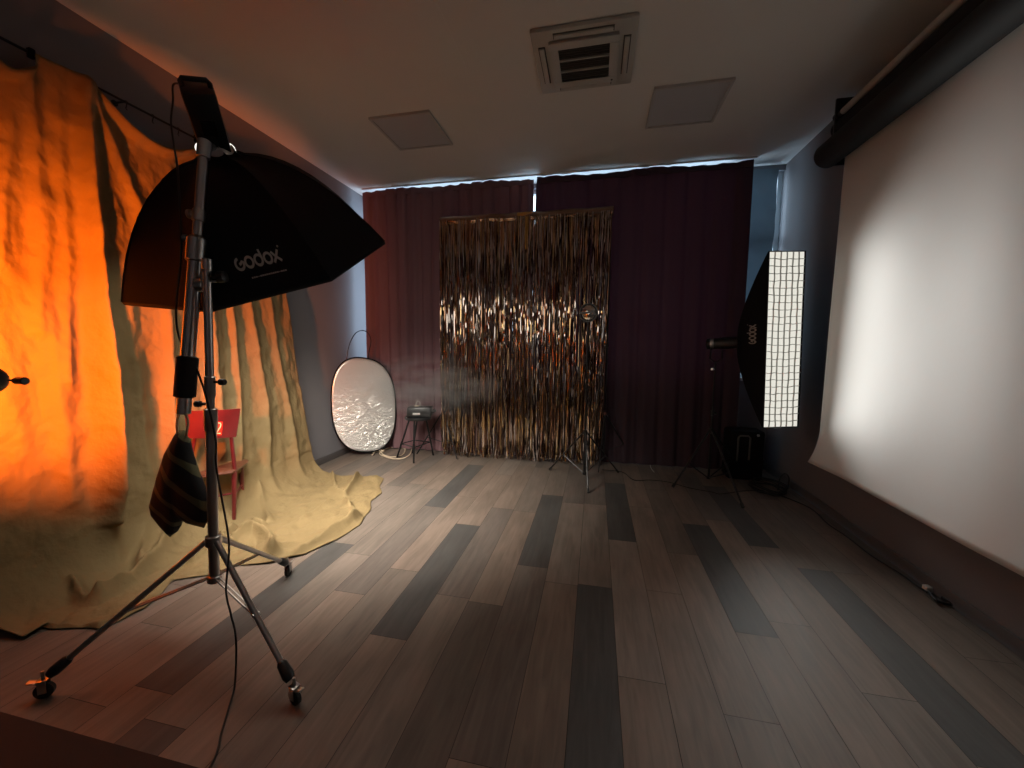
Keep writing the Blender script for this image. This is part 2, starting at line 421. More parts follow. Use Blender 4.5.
for sx, sy in ((0, -1), (0, 1), (-1, 0), (1, 0)):
    b = B()
    if sx == 0: lo, hi = (cx-.2, cy+sy*.272-.024), (cx+.2, cy+sy*.272+.024)
    else: lo, hi = (cx+sx*.288-.024, cy-.19), (cx+sx*.288+.024, cy+.19)
    box(b, (*lo, ZC-.034), (*hi, ZC-.0305), .0); lv = finish('louvre', b, m_slot, t, smooth=False)
    b = B(); e = .007; box(b, (lo[0]+e, lo[1]+e, ZC-.044), (hi[0]-e, hi[1]-e, ZC-.034), .003); finish('flap', b, m_white, lv)
b = B(); lathe(b, (cx+.2, cy+.205, ZC-.055), (0, 0, -1), [(0, .008), (.004, .007)], 10); finish('indicator', b, m_slot, t)

sa, se = at(441, 13, 'z', ZC), at(503, 155, 'z', ZC)
b = B(); box(b, (sa.x-.003, sa.y-1.5, ZC-.0015), (sa.x+.003, 5.2, ZC)); struct('trim_3', b, m_ceil)
# ------------------------------------------------------------------ muslin on the left wall
def polydist(p, pl):
    best = 1e9; side = 0; tt = 0
    for i in range(len(pl)-1):
        ax, ay = pl[i]; bx, by = pl[i+1]; dx, dy = bx-ax, by-ay; l2 = dx*dx+dy*dy or 1e-9
        t = max(0, min(1, ((p[0]-ax)*dx+(p[1]-ay)*dy)/l2)); qx, qy = ax+t*dx-p[0], ay+t*dy-p[1]; d = math.hypot(qx, qy)
        if d < best: best = d; side = dx*(p[1]-ay)-dy*(p[0]-ax); tt = (i+t)/(len(pl)-1)
    return best, side, tt
def wl(*pts): return [(at(px, py, 'x', -3.12).y, at(px, py, 'x', -3.12).z) for px, py in pts]
def fl(*pts): return [(at(px, py, 'z', .03).x, at(px, py, 'z', .03).y) for px, py in pts]
WR = [  # ridges on the hanging part: line, width, height
    (wl((85, 80), (86, 160), (93, 256), (98, 350), (100, 440), (101, 520)), .05, .20),
    (wl((88, 82), (118, 150), (150, 230), (168, 310), (169, 380), (166, 470)), .05, .09),
    (wl((62, 68), (64, 150), (70, 260), (66, 380)), .045, .055),
    (wl((30, 52), (40, 120), (44, 230), (40, 330)), .04, .05),
    (wl((28, 52), (16, 110), (8, 180), (2, 260)), .04, .07),
    (wl((197, 145), (205, 250), (210, 350), (212, 450)), .06, .10),
    (wl((226, 250), (232, 330), (236, 400), (232, 470)), .04, .07),
    (wl((244, 250), (252, 330), (262, 400), (264, 465)), .045, .07),
    (wl((268, 280), (276, 350), (286, 410), (292, 460)), .04, .05),
    (wl((50, 200), (52, 300), (60, 420), (66, 500)), .05, .03),
    (wl((125, 260), (130, 350), (140, 430), (150, 500)), .06, .035),
]
FR = [
    (fl((286, 557), (318, 541), (345, 524), (358, 516)), .035, .06),
    (fl((249, 487), (262, 500), (269, 520)), .025, .06),
    (fl((330, 491), (345, 495), (353, 484), (358, 476)), .025, .055),
    (fl((345, 500), (355, 512)), .02, .04), (fl((332, 472), (335, 484)), .012, .04),
    (fl((234, 541), (254, 533), (270, 540), (273, 556)), .03, .09), (fl((222, 540), (244, 526), (262, 527)), .03, .07),
    (fl((300, 520), (318, 508), (330, 500)), .02, .02),
    (fl((176, 537), (160, 560), (130, 585), (100, 600)), .04, .10), (fl((150, 545), (140, 570)), .03, .05),
    (fl((67, 574), (46, 588), (10, 582)), .03, .06), (fl((74, 590), (84, 602)), .025, .05),
    (fl((10, 556), (58, 556), (90, 530)), .04, .05), (fl((195, 560), (210, 545), (228, 545)), .03, .06),
]
HEM = [(0, (-3.05, 1.34)), (.10, (-2.75, 1.37)), (.17, (-2.48, 1.42)), (.24, (-2.44, 1.60)), (.31, (-2.56, 1.84)), (.37, (-2.40, 1.93)), (.44, (-2.32, 2.06)),
       (.50, (-2.12, 2.14)), (.56, (-1.98, 2.28)), (.63, (-1.89, 2.52)), (.70, (-1.86, 2.77)), (.78, (-1.96, 3.09)), (.81, (-2.05, 3.24)), (.86, (-2.06, 3.44)), (.94, (-2.28, 3.84)), (1, (-2.32, 3.86))]
def interp(tab, u):
    for (a, A), (c, D) in zip(tab[:-1], tab[1:]):
        if u <= c: t = (u-a)/(c-a); return tuple(p+(q-p)*t for p, q in zip(A, D))
    return tab[-1][1]
ZR = 3.135
def ztop(y):
    def sag(a, c, d):
        if a < y < c: s = (y-a)/(c-a); return d*(4*s*(1-s))**.8
        return 0
    return ZR-.005-sag(2.05, 2.74, .215)-sag(2.78, 3.42, .20)-sag(1.50, 1.79, .17)-sag(1.1, 1.48, .15)
NU, NS = 330, 330
def wall_x(z): return -3.17+.10*(1-min(z, 3.1)/3.1)**1.5
def cloth_pt(u, s):
    yt = 1.12+(3.48-1.12)*u; yw = 1.25+(3.74-1.25)*u
    hx, hy = interp(HEM, u)
    SW = .56
    if s <= SW:
        t = s/SW; zt = ztop(yt); z = zt+(.30-zt)*t; k = t**1.3; y = yt+(yw-yt)*k
        q = (y, z); x = wall_x(z); e = 0
        fade = min(1, .25+t*3.0) if ztop(yt) < ZR-.03 else 1
        for pl, w, a in WR:
            d, sd, tt = polydist(q, pl); e += a*math.exp(-(d/(w*(1.0 if sd > 0 else .8)))**1.6)*min(1, .3+(zt-z)*.30)
        e += .018*noise.noise(V((y*9, z*1.6, 1)))+.012*noise.noise(V((y*13, z*8, 4)))+.030*noise.noise(V((y*3.2, z*.7, 2)))+.004*noise.noise(V((y*34, z*22, 6)))
        if zt < ZR-.04: # rolled lip of a swag, hollow beneath it
            dz = zt-z; e += min(1, (ZR-zt)/.15)*(.075*math.exp(-((dz-.012)/.03)**2)-.0*dz)
        bl = max(0, (t-.9)/.1)
        return V((x+max(e, -.035)*(1-.3*bl), y, z)), 0
    t = (s-SW)/(1-SW)
    # rounded foot then floor run
    p0 = V((wall_x(.3), yw, .30)); c1 = V((wall_x(0)+.03, yw+(hy-yw)*.02, .02)); fx = wall_x(0)+.30; fy = yw+(hy-yw)*min(.35, .3/max(.1, hx-wall_x(0)))
    if t < .3:
        k = t/.3; P = p0*(1-k)**2+V((wall_x(0)+.02, yw, .012))*2*k*(1-k)+V((fx, fy, .006))*k*k
    else:
        k = (t-.3)/.7; P = V((fx+(hx-fx)*k, fy+(hy-fy)*k, .005))
    q = (P.x, P.y); e = 0
    for pl, w, a in FR:
        d, sd, tt = polydist(q, pl); e += 1.6*a*math.exp(-(d/w)**1.25)*(.75+.5*noise.noise(V((tt*4, a*50, 0))))
    e += .045*abs(noise.noise(V((P.x*3.0, P.y*3.0, 9))))+.028*abs(noise.noise(V((P.x*7, P.y*6, 2))))+.003*noise.noise(V((P.x*28, P.y*28, 3)))
    # chair standing zone stays flat
    dc = math.hypot(P.x+3.0, P.y-2.62); e *= min(1, max(0, (dc-.22)/.15))*.97+.03
    # carry the wall folds into the foot
    f0 = 0
    if t < .3:
        for pl, w, a in WR:
            d, sd, tt = polydist((yw, .3), pl); f0 += a*math.exp(-(d/w)**1.6)
        f0 += .030*noise.noise(V((yw*3.2, .21, 2)))+.012*noise.noise(V((yw*9, .36, 1)))
        f0 = max(f0, -.035)*.7*(1-t/.3)
    P.x += f0
    edge = min(1, (1-t)/.06); P.z += max(0, e)*(.12+.88*edge)*min(1, t/.2)
    P += V((.012, .010, 0))*noise.noise(V((u*24, 1, 1)))*(1-edge)*2
    return P, 0
b = B(); g = []
for i in range(NU+1):
    col = []
    for j in range(NS+1):
        s = j/NS; P, _ = cloth_pt(i/NU, s); col.append(b.verts.new(P))
    g.append(col)
for i in range(NU):
    for j in range(NS): b.faces.new((g[i][j], g[i][j+1], g[i+1][j+1], g[i+1][j]))
cl = thing('muslin_backdrop', 'large mustard muslin cloth hung from the wall rail and spread over the floor', 'backdrop cloth', (-3.17, 2.6, 0))
sheet = finish('sheet', b, m_muslin, cl, angle=180)
sm = sheet.modifiers.new('s', 'SOLIDIFY'); sm.thickness = .003; sm.offset = -1

# rail with hooks
rail = thing('backdrop_rail', 'thin dark rail high on the wall carrying the mustard cloth', 'rail', (-3.2, 2.5, ZR))
b = B(); tube(b, [(-3.205, .3, ZR), (-3.205, 4.6, ZR)], .0085, 10); finish('rod', b, m_blackm, rail)
for y in (.9, 2.25, 3.6, 4.5):
    b = B(); tube(b, [(-3.205, y, ZR), (XL+.003, y, ZR)], .007, 8); lathe(b, (XL+.001, y, ZR), (1, 0, 0), [(0, .02), (.006, .02)], 12); finish('bracket', b, m_blackm, rail)
for y in (2.255, 2.42, 2.6):
    b = B(); tube(b, catmull([(-3.205, y, ZR+.010), (-3.190, y, ZR), (-3.20, y, ZR-.028), (-3.205, y, ZR-.040), (-3.196, y, ZR-.052)], 5), .0035, 6); finish('hook', b, m_blackm, rail)
for k, y in enumerate((1.79, 2.035, 2.745)):
    b = B(); box(b, (-3.20-.016, y-.014, ZR-.03), (-3.20+.016, y+.014, ZR+.022), .006); 
    finish('clip', b, m_fabric, rail)

# ------------------------------------------------------------------ octagonal softbox on boom stand
def unit(v): return V(v).normalized()
az, el, roll = -4.635, -.994, -1.03
TS = 1.01
OP = CO+(at(216, 150, 'z', 3.0)-CO).normalized()*((at(216,150,'z',3.0)-CO).length/(at(216,150,'z',3.0)-CO).dot(Fw))*1.98*TS
OA = V((math.cos(el)*math.cos(az), math.cos(el)*math.sin(az), math.sin(el)))
OU = OA.cross(V((0, 0, 1))).normalized(); OV = OA.cross(OU)
OR, OD = .70*TS, .533*TS
def octa(ang, s, out=0):
    """point on the shell: ang in ribs (float), s 0 back ring .. 1 rim"""
    k = math.floor(ang); f = ang-k
    def rib(kk):
        th = roll+kk*PI/4; r = (.085+(1-.085)*s)*OR; d = OD*(.06+.94*s**2.1) if s > 0 else 0
        return OP+OA*d+(OU*math.cos(th)+OV*math.sin(th))*r
    P = rib(k)*(1-f)+rib(k+1)*f
    # the panels sag a little between the ribs
    P += (OP+OA*OD*.6-P).normalized()*(.028*math.sin(PI*f)*math.sin(PI*min(1, s)))
    return P
ob = thing('octagonal_softbox', 'big black octagonal softbox hanging from the boom, logo on its side', 'softbox', OP)
b = B(); rings = []
NSG = 14; NA = 8*6
for j in range(NSG+1): rings.append([b.verts.new(octa(i/6, j/NSG)) for i in range(NA)])
for j in range(NSG):
    for i in range(NA): b.faces.new((rings[j][i], rings[j][(i+1) % NA], rings[j+1][(i+1) % NA], rings[j+1][i]))
# turned lip at the rim
lip = [b.verts.new(octa(i/6, 1)+OA*.018) for i in range(NA)]
for i in range(NA): b.faces.new((rings[-1][i], rings[-1][(i+1) % NA], lip[(i+1) % NA], lip[i]))
shell = finish('fabric_shell', b, m_fabric, ob, angle=25)
sm = shell.modifiers.new('s', 'SOLIDIFY'); sm.thickness = .004; sm.offset = 0
for k in range(8):
    b = B(); tube(b, [octa(k, j/10)+(octa(k, j/10)-OP-OA*OD*.7).normalized()*.002 for j in range(11)], .0038, 6); finish('rib', b, m_fabric, ob)
b = B(); vs = [b.verts.new(octa(k, 1)+OA*.012+(OP+OA*OD-octa(k, 1))*.012) for k in range(8)]; b.faces.new(vs)
finish('diffuser', b, m_octa, ob, smooth=False)
b = B(); lathe(b, OP-OA*.012, OA, [(0, .05), (0, .078), (.02, .085), (.045, .08), (.045, .05)], 28); finish('speed_ring', b, m_chrome, ob)
ld = bpy.data.lights.new('octa_light', 'AREA'); ld.shape = 'DISK'; ld.size = OR*1.7; ld.energy = 47; ld.color = (1, .93, .82); ld.spread = R_(92)
lo = bpy.data.objects.new('octa_light', ld); C.objects.link(lo); lo.matrix_world = basis(OP+OA*(OD+.03), OU, (-OA).cross(OU), -OA)
# logo on the panel facing the camera: find the panel
def px_of(P):
    d = P-CO; z = d.dot(Fw); return (512+F_PX*d.dot(Rt)/z, 384-F_PX*d.dot(Up)/z)
bestk = min(range(8), key=lambda k: (px_of(octa(k+.5, 1))[0]-269)**2+(px_of(octa(k+.5, 1))[1]-294)**2)
A0, A1 = octa(bestk, 1), octa(bestk+1, 1)
if px_of(A0)[0] > px_of(A1)[0]: A0, A1 = A1, A0; flip = True
else: flip = False
chord = (A1-A0).normalized(); CL = (A1-A0).length
def logomap(x, y, base_s=.895, x0=-.10):
    s = base_s-y/(.72*TS)
    P = octa(bestk+.5, s)
    n = chord.cross(octa(bestk+.5, s-.02)-octa(bestk+.5, s+.02)).normalized()
    if n.dot(CO-P) < 0: n = -n
    # distance from the panel centre line, along the chord; follow the panel's sag
    q = (x+x0); f = .5+q/(CL*(.085+.915*s)); f = 1-f if flip else f
    P = octa(bestk+min(max(f, .001), .999), s)
    return P+n*.004
b = B(); godox(b, logomap, .040); finish('logo', b, m_logo, shell, smooth=False)
b = B()
for i in range(17): # the small web address line under the word
    x = .045+i*.0092; hgt = (.0045 if i not in (3, 13) else .0018); ribbon(b, [(x, -.026), (x+.0065, -.026)], hgt, logomap)
finish('fine_print', b, m_logo, shell, smooth=False)

# flash head above the ring
FH = at(195, 82, 'y', OP.y-.20)   # far end of the head
fd = (FH-OP).normalized()
fu = fd.cross(CO-OP).normalized(); fn = fu.cross(fd).normalized()
L_F = .30
fl_h = thing('flash_head', 'black studio flash with carry handle mounted above the octagonal softbox', 'studio flash', OP)
M = basis(OP, fu, fn, fd)
b = B(); box(b, (-.066, -.055, .012), (.066, .06, L_F-.014), .014, M)
for k in range(5): box(b, (-.0675, -.03, .06+.018*k), (-.0655, .03, .066+.018*k), 0, M); box(b, (.0655, -.03, .06+.018*k), (.0675, .03, .066+.018*k), 0, M)
finish('body', b, m_black, fl_h, angle=30)
b = B(); lathe(b, OP+fd*.0, fd, [(0, .066), (.015, .066), (.022, .06)], 24); finish('mount_collar', b, m_chrome, fl_h)
b = B(); lathe(b, OP-fd*.004, fd, [(0, .086), (.012, .086)], 28); finish('light_gap', b, m_emit('modelling_light_glow', (1, .97, .85), 1.6), fl_h)
b = B(); hp = [M @ V(p) for p in ((-.052, 0, L_F-.03), (-.054, 0, L_F+.002), (-.046, 0, L_F+.014), (.046, 0, L_F+.014), (.054, 0, L_F+.002), (.052, 0, L_F-.03))]
tube(b, hp, .011, 8); finish('carry_handle', b, m_black, fl_h)
b = B(); box(b, (-.03, .058, .10), (.03, .063, .17), .002, M); finish('badge_panel', b, m_fabric, fl_h)
b = B()
for i in range(3): ribbon(b, [(-.02+i*.014, .045), (-.013+i*.014, .053), (-.008+i*.014, .043)], .004, lambda x, y: M @ V((x, .0615, y)))
finish('badge_mark', b, m_white, fl_h, smooth=False)

# boom stand
stand = thing('boom_stand', 'tall steel boom stand on three casters carrying the octagonal softbox', 'light stand', (-1.72, 1.42, 0))
CT = at(207, 264, 'y', 1.43); CB = at(214.5, 578, 'y', 1.43)
cdir = (CT-CB).normalized()
def colp(px, py): # point on column nearest to the given height of the photo
    z = at(px, py, 'y', 1.43).z; return CB+cdir*((z-CB.z)/cdir.z)
b = B(); tube(b, [CB-cdir*.02, colp(211, 430)], .0215, 16); finish('lower_column', b, m_chrome, stand)
b = B(); tube(b, [colp(211, 432), CT], .0165, 16); finish('upper_column', b, m_chrome, stand)
b = B(); lathe(b, colp(210, 408)-cdir*0, -cdir, [(0, .017), (.004, .026), (.10, .026), (.108, .021)], 18)
lathe(b, colp(210, 376), -cdir, [(0, .016), (.004, .021), (.09, .021), (.10, .017)], 18); finish_each('column_collar', b, m_chrome, stand)
def knob(bm, P, d, r=.016, l=.05):
    lathe(bm, P, d, [(0, .006), (l*.55, .006), (l*.55, r), (l*.65, r*1.08), (l*.95, r), (l, r*.8)], 12)
for px, py, sd in ((210, 382, 1), (211, 404, -1)):
    P = colp(px, py); b = B(); knob(b, P+Rt*.014*sd, Rt*sd, .014, .055); finish('lock_knob', b, m_black, stand)
collar = colp(216, 541); ring = colp(214, 577)
b = B(); lathe(b, collar+cdir*.03, -cdir, [(0, .02), (.005, .032), (.05, .032), (.055, .02)], 18); finish('leg_collar', b, m_chrome, stand)
b = B(); lathe(b, ring+cdir*.012, -cdir, [(0, .02), (.004, .03), (.03, .03), (.034, .018)], 18); finish('brace_ring', b, m_chrome, stand)
feet = [V((-2.235, 1.075, 0)), V((-1.185, 1.275, 0)), V((-1.905, 2.05, 0))]
for i, f in enumerate(feet):
    top = collar+(V((f.x, f.y, collar.z))-collar).normalized()*.03
    ft = V((f.x, f.y, .105))+(collar-V((f.x, f.y, collar.z))).normalized()*.03
    b = B(); tube(b, [top, ft], .0125, 10); leg = finish('leg', b, m_chrome, stand)
    b = B(); dd = (ft-top).normalized(); lathe(b, ft-dd*.075, dd, [(0, .014), (.01, .021), (.065, .024), (.085, .018)], 12); finish('end_sleeve', b, m_black, leg)
    mid = top.lerp(ft, .56); st = ring+(V((f.x, f.y, ring.z))-ring).normalized()*.026
    for off in (-.008, .008):
        sdv = (mid-st).cross(V((0, 0, 1))).normalized()*off
        b = B(); tube(b, [st+sdv, mid+sdv], .0048, 6)
        if off > 0: lathe(b, mid-sdv*1.8, sdv, [(0, .008), (.028, .008)], 8)
        finish('brace', b, m_chrome, leg)
    # caster
    cd = V((f.x, f.y, 0))-V((collar.x, collar.y, 0)); cd.normalize(); sdv = cd.cross(V((0, 0, 1)))
    b = B(); lathe(b, V((f.x, f.y, .034))-sdv*.011, sdv, [(0, .020), (.003, .033), (.019, .033), (.022, .020)], 22); cw = finish('caster_wheel', b, m_rubber, leg)
    b = B(); Mx = basis(V((f.x, f.y, .034)), cd, sdv, V((0, 0, 1)))
    for sg in (-1, 1): box(b, (-.014, sg*.0155-.0015, -.006), (.014, sg*.0155+.0015, .046), .001, Mx)
    box(b, (-.018, -.017, .046), (.018, .017, .050), .001, Mx); tube(b, [Mx @ V((0, 0, .05)), Mx @ V((0, 0, .085))], .006, 8); finish('caster_fork', b, m_chrome, leg)
    b = B(); box(b, (.012, -.013, .030), (.062, .013, .036), .002, Mx @ Matrix.Rotation(R_(-18), 4, 'Y')); finish('brake_pedal', b, m_chrome, leg)
# boom arm
BT = at(204, 148, 'y', 1.49); BL = at(183.5, 412, 'y', 1.365); bd = (BT-BL).normalized(); BLn = (BT-BL).length
def bp(px, py):
    # parameter along the boom at photo row py
    lo, hi = 0, BLn
    for _ in range(30):
        m_ = (lo+hi)/2
        if px_of(BL+bd*m_)[1] > py: lo = m_
        else: hi = m_
    return BL+bd*lo
b = B(); tube(b, [bp(0, 404), bp(0, 243)], .027, 18); finish('boom_lower_tube', b, m_chrome, stand)
b = B(); tube(b, [bp(0, 246), BT], .019, 16); finish('boom_upper_tube', b, m_chrome, stand)
b = B(); lathe(b, bp(0, 262), bd, [(0, .028), (.006, .037), (.10, .037), (.115, .022)], 18); lathe(b, bp(0, 222), bd, [(0, .018), (.004, .024), (.05, .024), (.06, .018)], 16); finish_each('boom_collar', b, m_chrome, stand)
b = B(); lathe(b, bp(0, 214), -Rt, [(0, .012), (.03, .012), (.032, .02), (.045, .02)], 12); knob(b, bp(0, 238)-Rt*.02, -Rt, .014, .04); finish_each('boom_knob', b, m_chrome, stand)
b = B(); gl = (bp(0, 356)-bp(0, 398)).length; lathe(b, bp(0, 398), bd, [(0, .025), (.006, .040), (gl-.006, .040), (gl, .025)], 20); finish('foam_grip', b, m_foam, stand)
b = B(); lathe(b, BL-bd*.01, bd, [(0, .020), (.004, .027), (.05, .027), (.055, .022)], 16); finish('end_cap', b, m_chrome, stand)
b = B(); pc = bp(0, 285); lathe(b, pc-Fw*.0+Rt*.018, Rt, [(0, .03), (.035, .03), (.04, .022)], 16); tube(b, [pc+Rt*.035, CT+cdir*.01], .013, 10); finish('swivel_clamp', b, m_chrome, stand)
b = B(); knob(b, CT-cdir*.06+Rt*.01, (Rt+Up*.1).normalized(), .024, .07); finish('swivel_knob', b, m_black, stand)
b = B(); lathe(b, CT-cdir*.03, cdir, [(0, .015), (.004, .02), (.05, .02), (.055, .012)], 14); box(b, (-.006, -.004, -.004), (.04, .004, .004), .001, basis(CT-cdir*.075, Rt, Fw, Up)); finish_each('top_socket', b, m_chrome, stand)
# yoke joining boom and softbox ring
b = B(); tube(b, [BT-bd*.02, BT.lerp(OP-OA*.02, .55), OP-OA*.01], .017, 10); lathe(b, BT-bd*.045, bd, [(0, .018), (.004, .026), (.075, .026), (.08, .018)], 16); finish('head_yoke', b, m_chrome, stand)

# cords of the boom light
def cord(name, pts, r, m, label, cat='cable', seg=7, n=8):
    b = B(); cp_ = catmull(pts, n)
    for p in cp_: p.z = max(p.z, r+.001)
    tube(b, cp_, r, seg); o = finish(name, b, m, None, angle=60); tag(o, label, cat); return o
cp = [FH+fu*.0-fd*.02-Rt*.03, at(174, 84, 'y', 1.62), at(173, 100, 'y', 1.60), at(171, 122, 'y', 1.60), at(174, 146, 'y', 1.58), at(178, 175, 'y', 1.50), at(181, 250, 'y', 1.42), at(176, 310, 'y', 1.40), at(180, 340, 'y', 1.40),
      at(190, 350, 'y', 1.40), at(198, 372, 'y', 1.40), at(207, 400, 'y', 1.385), at(215.5, 440, 'y', 1.385), at(216, 465, 'y', 1.385), at(222, 500, 'y', 1.38), at(229, 545, 'y', 1.38), at(226, 590, 'y', 1.36), at(231, 615, 'y', 1.33), at(236, 640, 'y', 1.30), at(234, 690, 'z', .01), at(222, 730, 'z', .006), at(211, 765, 'z', .006), V((-1.2, .72, .006))]
cord('electric_cable', cp, .0042, m_rope, 'black cord running from the flash down the boom stand to the floor', 'cable')

# zebra sandbag
bo = [(178, 430), (167.5, 450), (159, 476), (151, 507), (153, 517), (161, 527), (170, 537), (178, 531), (182, 518), (192, 525), (204, 528), (212, 512), (208, 495), (199, 473), (192, 453), (188, 436), (184, 430)]
YBG = 1.50
cen = at(181, 485, 'y', YBG); ol = [at(x, y, 'y', YBG) for x, y in bo]; ol2 = []
for i in range(len(ol)):
    a, c = ol[i], ol[(i+1) % len(ol)]; ol2 += [a.lerp(c, k/4) for k in range(4)]
b = B(); NR = 10; fr = []; bk = []
for k in range(NR+1):
    q = k/NR; th = .055*math.sqrt(max(0, 1-q*q))
    def bump_(P): return .012*noise.noise(V((P.x*14, P.z*9, 1)))*(1-q)
    fr.append([b.verts.new(cen.lerp(P, q)+V((0, -th+bump_(cen.lerp(P, q)), 0))) for P in ol2])
    bk.append([b.verts.new(cen.lerp(P, q)+V((0, th*.7, 0))) for P in ol2] if k < NR else fr[-1])
n = len(ol2)
for k in range(NR):
    for i in range(n):
        j = (i+1) % n
        for S_ in (fr, bk):
            try: b.faces.new((S_[k][i], S_[k][j], S_[k+1][j], S_[k+1][i]))
            except ValueError: pass
bag = thing('sandbag', 'black zebra-patterned weight bag hanging from the lower end of the boom', 'sandbag', cen)
finish('bag_body', b, m_zeb, bag, angle=70)
b = B(); tube(b, catmull([at(178, 436, 'y', YBG), at(177, 424, 'y', 1.45), at(180, 413, 'y', 1.39), at(186, 415, 'y', 1.385), at(188, 424, 'y', 1.44), at(186, 436, 'y', YBG)], 6), .0055, 6); finish('carry_strap', b, m_cream, bag)

# ------------------------------------------------------------------ orange lamp at the left
LP = at(-14, 380, 'y', 1.0)
lamp = thing('spot_lamp', 'dark round lamp head with a side knob at the picture edge, before the orange cloth', 'lamp', (LP.x, LP.y, 0))
ldir = V((-.80, .42, .10)).normalized()
tipd = (at(20, 381, 'y', 1.0)-LP).normalized()
b = B(); lathe(b, LP-tipd*.0, tipd, [(-.05, .052), (-.03, .056), (.0, .055), (.025, .048), (.045, .034), (.055, .016), (.058, .006)], 24); hd = finish('lamp_head', b, m_black, lamp)
tp = at(13, 380.5, 'y', 1.0); te = at(25.5, 381, 'y', 1.0)
b = B(); dd = (te-tp); l = dd.length; lathe(b, tp-dd*.35, dd, [(0, .0035), (l*.5, .0035), (l*.55, .009), (l*.62, .0125), (l*1.3, .0135), (l*1.35, .010)], 14); finish('side_knob', b, m_black, hd)
PB = V((LP.x-.42, LP.y-.42, 0))
b = B(); tube(b, [V((PB.x, PB.y, .5)), V((PB.x, PB.y, LP.z-.10)), V((PB.x+.04, PB.y+.04, LP.z-.02)), LP-V((.03, .03, .0))], .011, 10); finish('pole', b, m_blackm, lamp)
for k in range(3):
    a = R_(150+120*k); b = B(); tube(b, [V((PB.x, PB.y, .53)), V((PB.x+.26*math.cos(a), PB.y+.26*math.sin(a), .012))], .009, 8); finish('leg', b, m_blackm, lamp)
# its bulb dish, facing the cloth
DP = LP+V((-.12, -.04, .02))
b = B(); lathe(b, DP, ldir, [(0, .03), (.01, .035), (.05, .08), (.052, .08), (.015, .033), (.005, .028)], 28); finish('reflector_dish', b, m_silverf, lamp)
b = B(); bmesh.ops.create_uvsphere(b, u_segments=14, v_segments=10, radius=.024); bmesh.ops.translate(b, verts=b.verts, vec=DP+ldir*.05); finish('bulb', b, m_bulb, lamp)
ld = bpy.data.lights.new('orange_lamp_light', 'SPOT'); ld.energy = 400; ld.color = (1, .175, .008); ld.shadow_soft_size = .05; ld.spot_size = R_(110); ld.spot_blend = .66
lo = bpy.data.objects.new('orange_lamp_light', ld); C.objects.link(lo); lo.location = DP+ldir*.10; lo.rotation_euler = V((math.cos(R_(145))*math.cos(R_(7)), math.sin(R_(145))*math.cos(R_(7)), math.sin(R_(7)))).to_track_quat('-Z', 'Y').to_euler()

# ------------------------------------------------------------------ chair
chr_ = thing('wooden_chair', 'red wooden chair with numeral on its curved back, standing on the mustard cloth', 'chair', (-3.0, 2.6, .014))
NRt, NL, FRt, FL = V((-2.905, 2.585, .016)), V((-3.11, 2.33, .016)), V((-3.085, 2.84, .016)), V((-3.215, 2.62, .016))
lat = (V((-2.79, 2.60, 0))-V((-3.13, 2.37, 0))).normalized(); fwd = V((-lat.y, lat.x, 0))
SR, SLft = V((-2.86, 2.61, 0)), V((-3.12, 2.35, 0))
SZ = .455
backR = at(233, 440, 'y', 2.575); backL = at(190, 440, 'y', 2.34)
def legm(a, c, r0, r1):
    b = B(); tube(b, [a, a.lerp(c, .5), c], [r0, (r0+r1)/2, r1], 10); finish('leg', b, m_redw, chr_)
legm(NRt, V((-2.885, 2.60, SZ-.02)), .014, .020); legm(NL, V((-3.10, 2.36, SZ-.02)), .014, .020)
legm(FRt, V((-3.03, 2.80, SZ-.02)), .015, .021); legm(FL, V((-3.17, 2.62, SZ-.02)), .014, .020)
b = B() # seat: rounded slab
q = [V((-2.855, 2.585, SZ)), V((-2.99, 2.84, SZ)), V((-3.09, 2.82, SZ)), V((-3.20, 2.64, SZ)), V((-3.15, 2.40, SZ)), V((-3.10, 2.33, SZ))]
cen_ = sum(q, V())/len(q); oo = catmull(q+[q[0]], 5)[:-1]
t0 = [b.verts.new(p+V((0, 0, .0))) for p in oo]; t1 = [b.verts.new(p.lerp(cen_, .06)+V((0, 0, .008))) for p in oo]; t2 = [b.verts.new(p.lerp(cen_, .04)-V((0, 0, .022))) for p in oo]
b.faces.new(t1); b.faces.new(t2[::-1])
for i in range(len(oo)):
    j = (i+1) % len(oo); b.faces.new((t0[i], t0[j], t1[j], t1[i])); b.faces.new((t2[i], t2[j], t0[j], t0[i]))
finish('seat', b, m_seatw, chr_)
def crv(a, c, bow, n=12): return [a.lerp(c, k/n)+fwd*(-bow)*math.sin(PI*k/n) for k in range(n+1)]
b = B() # backrest: curved board
TR, TL = at(240.5, 408.5, 'y', 2.60), at(184, 411, 'y', 2.35); BR, BLf = at(236, 437, 'y', 2.595), at(188, 438, 'y', 2.36)
N_ = 14; fr_ = []; 
top = crv(TR, TL, .035, N_); bot = crv(BR, BLf, .035, N_)
for off in (0, .014):
    fr_.append([[b.verts.new(bot[i].lerp(top[i], j/4)+fwd*off) for j in range(5)] for i in range(N_+1)])
A_, B_ = fr_
for i in range(N_):
    for j in range(4):
        b.faces.new((A_[i][j], A_[i+1][j], A_[i+1][j+1], A_[i][j+1])); b.faces.new((B_[i][j], B_[i][j+1], B_[i+1][j+1], B_[i+1][j]))
    b.faces.new((A_[i][0], B_[i][0], B_[i+1][0], A_[i+1][0])); b.faces.new((A_[i][4], A_[i+1][4], B_[i+1][4], B_[i][4]))
for i in (0, N_):
    for j in range(4): b.faces.new((A_[i][j], A_[i][j+1], B_[i][j+1], B_[i][j]))
back = finish('backrest', b, m_redw, chr_, angle=50)
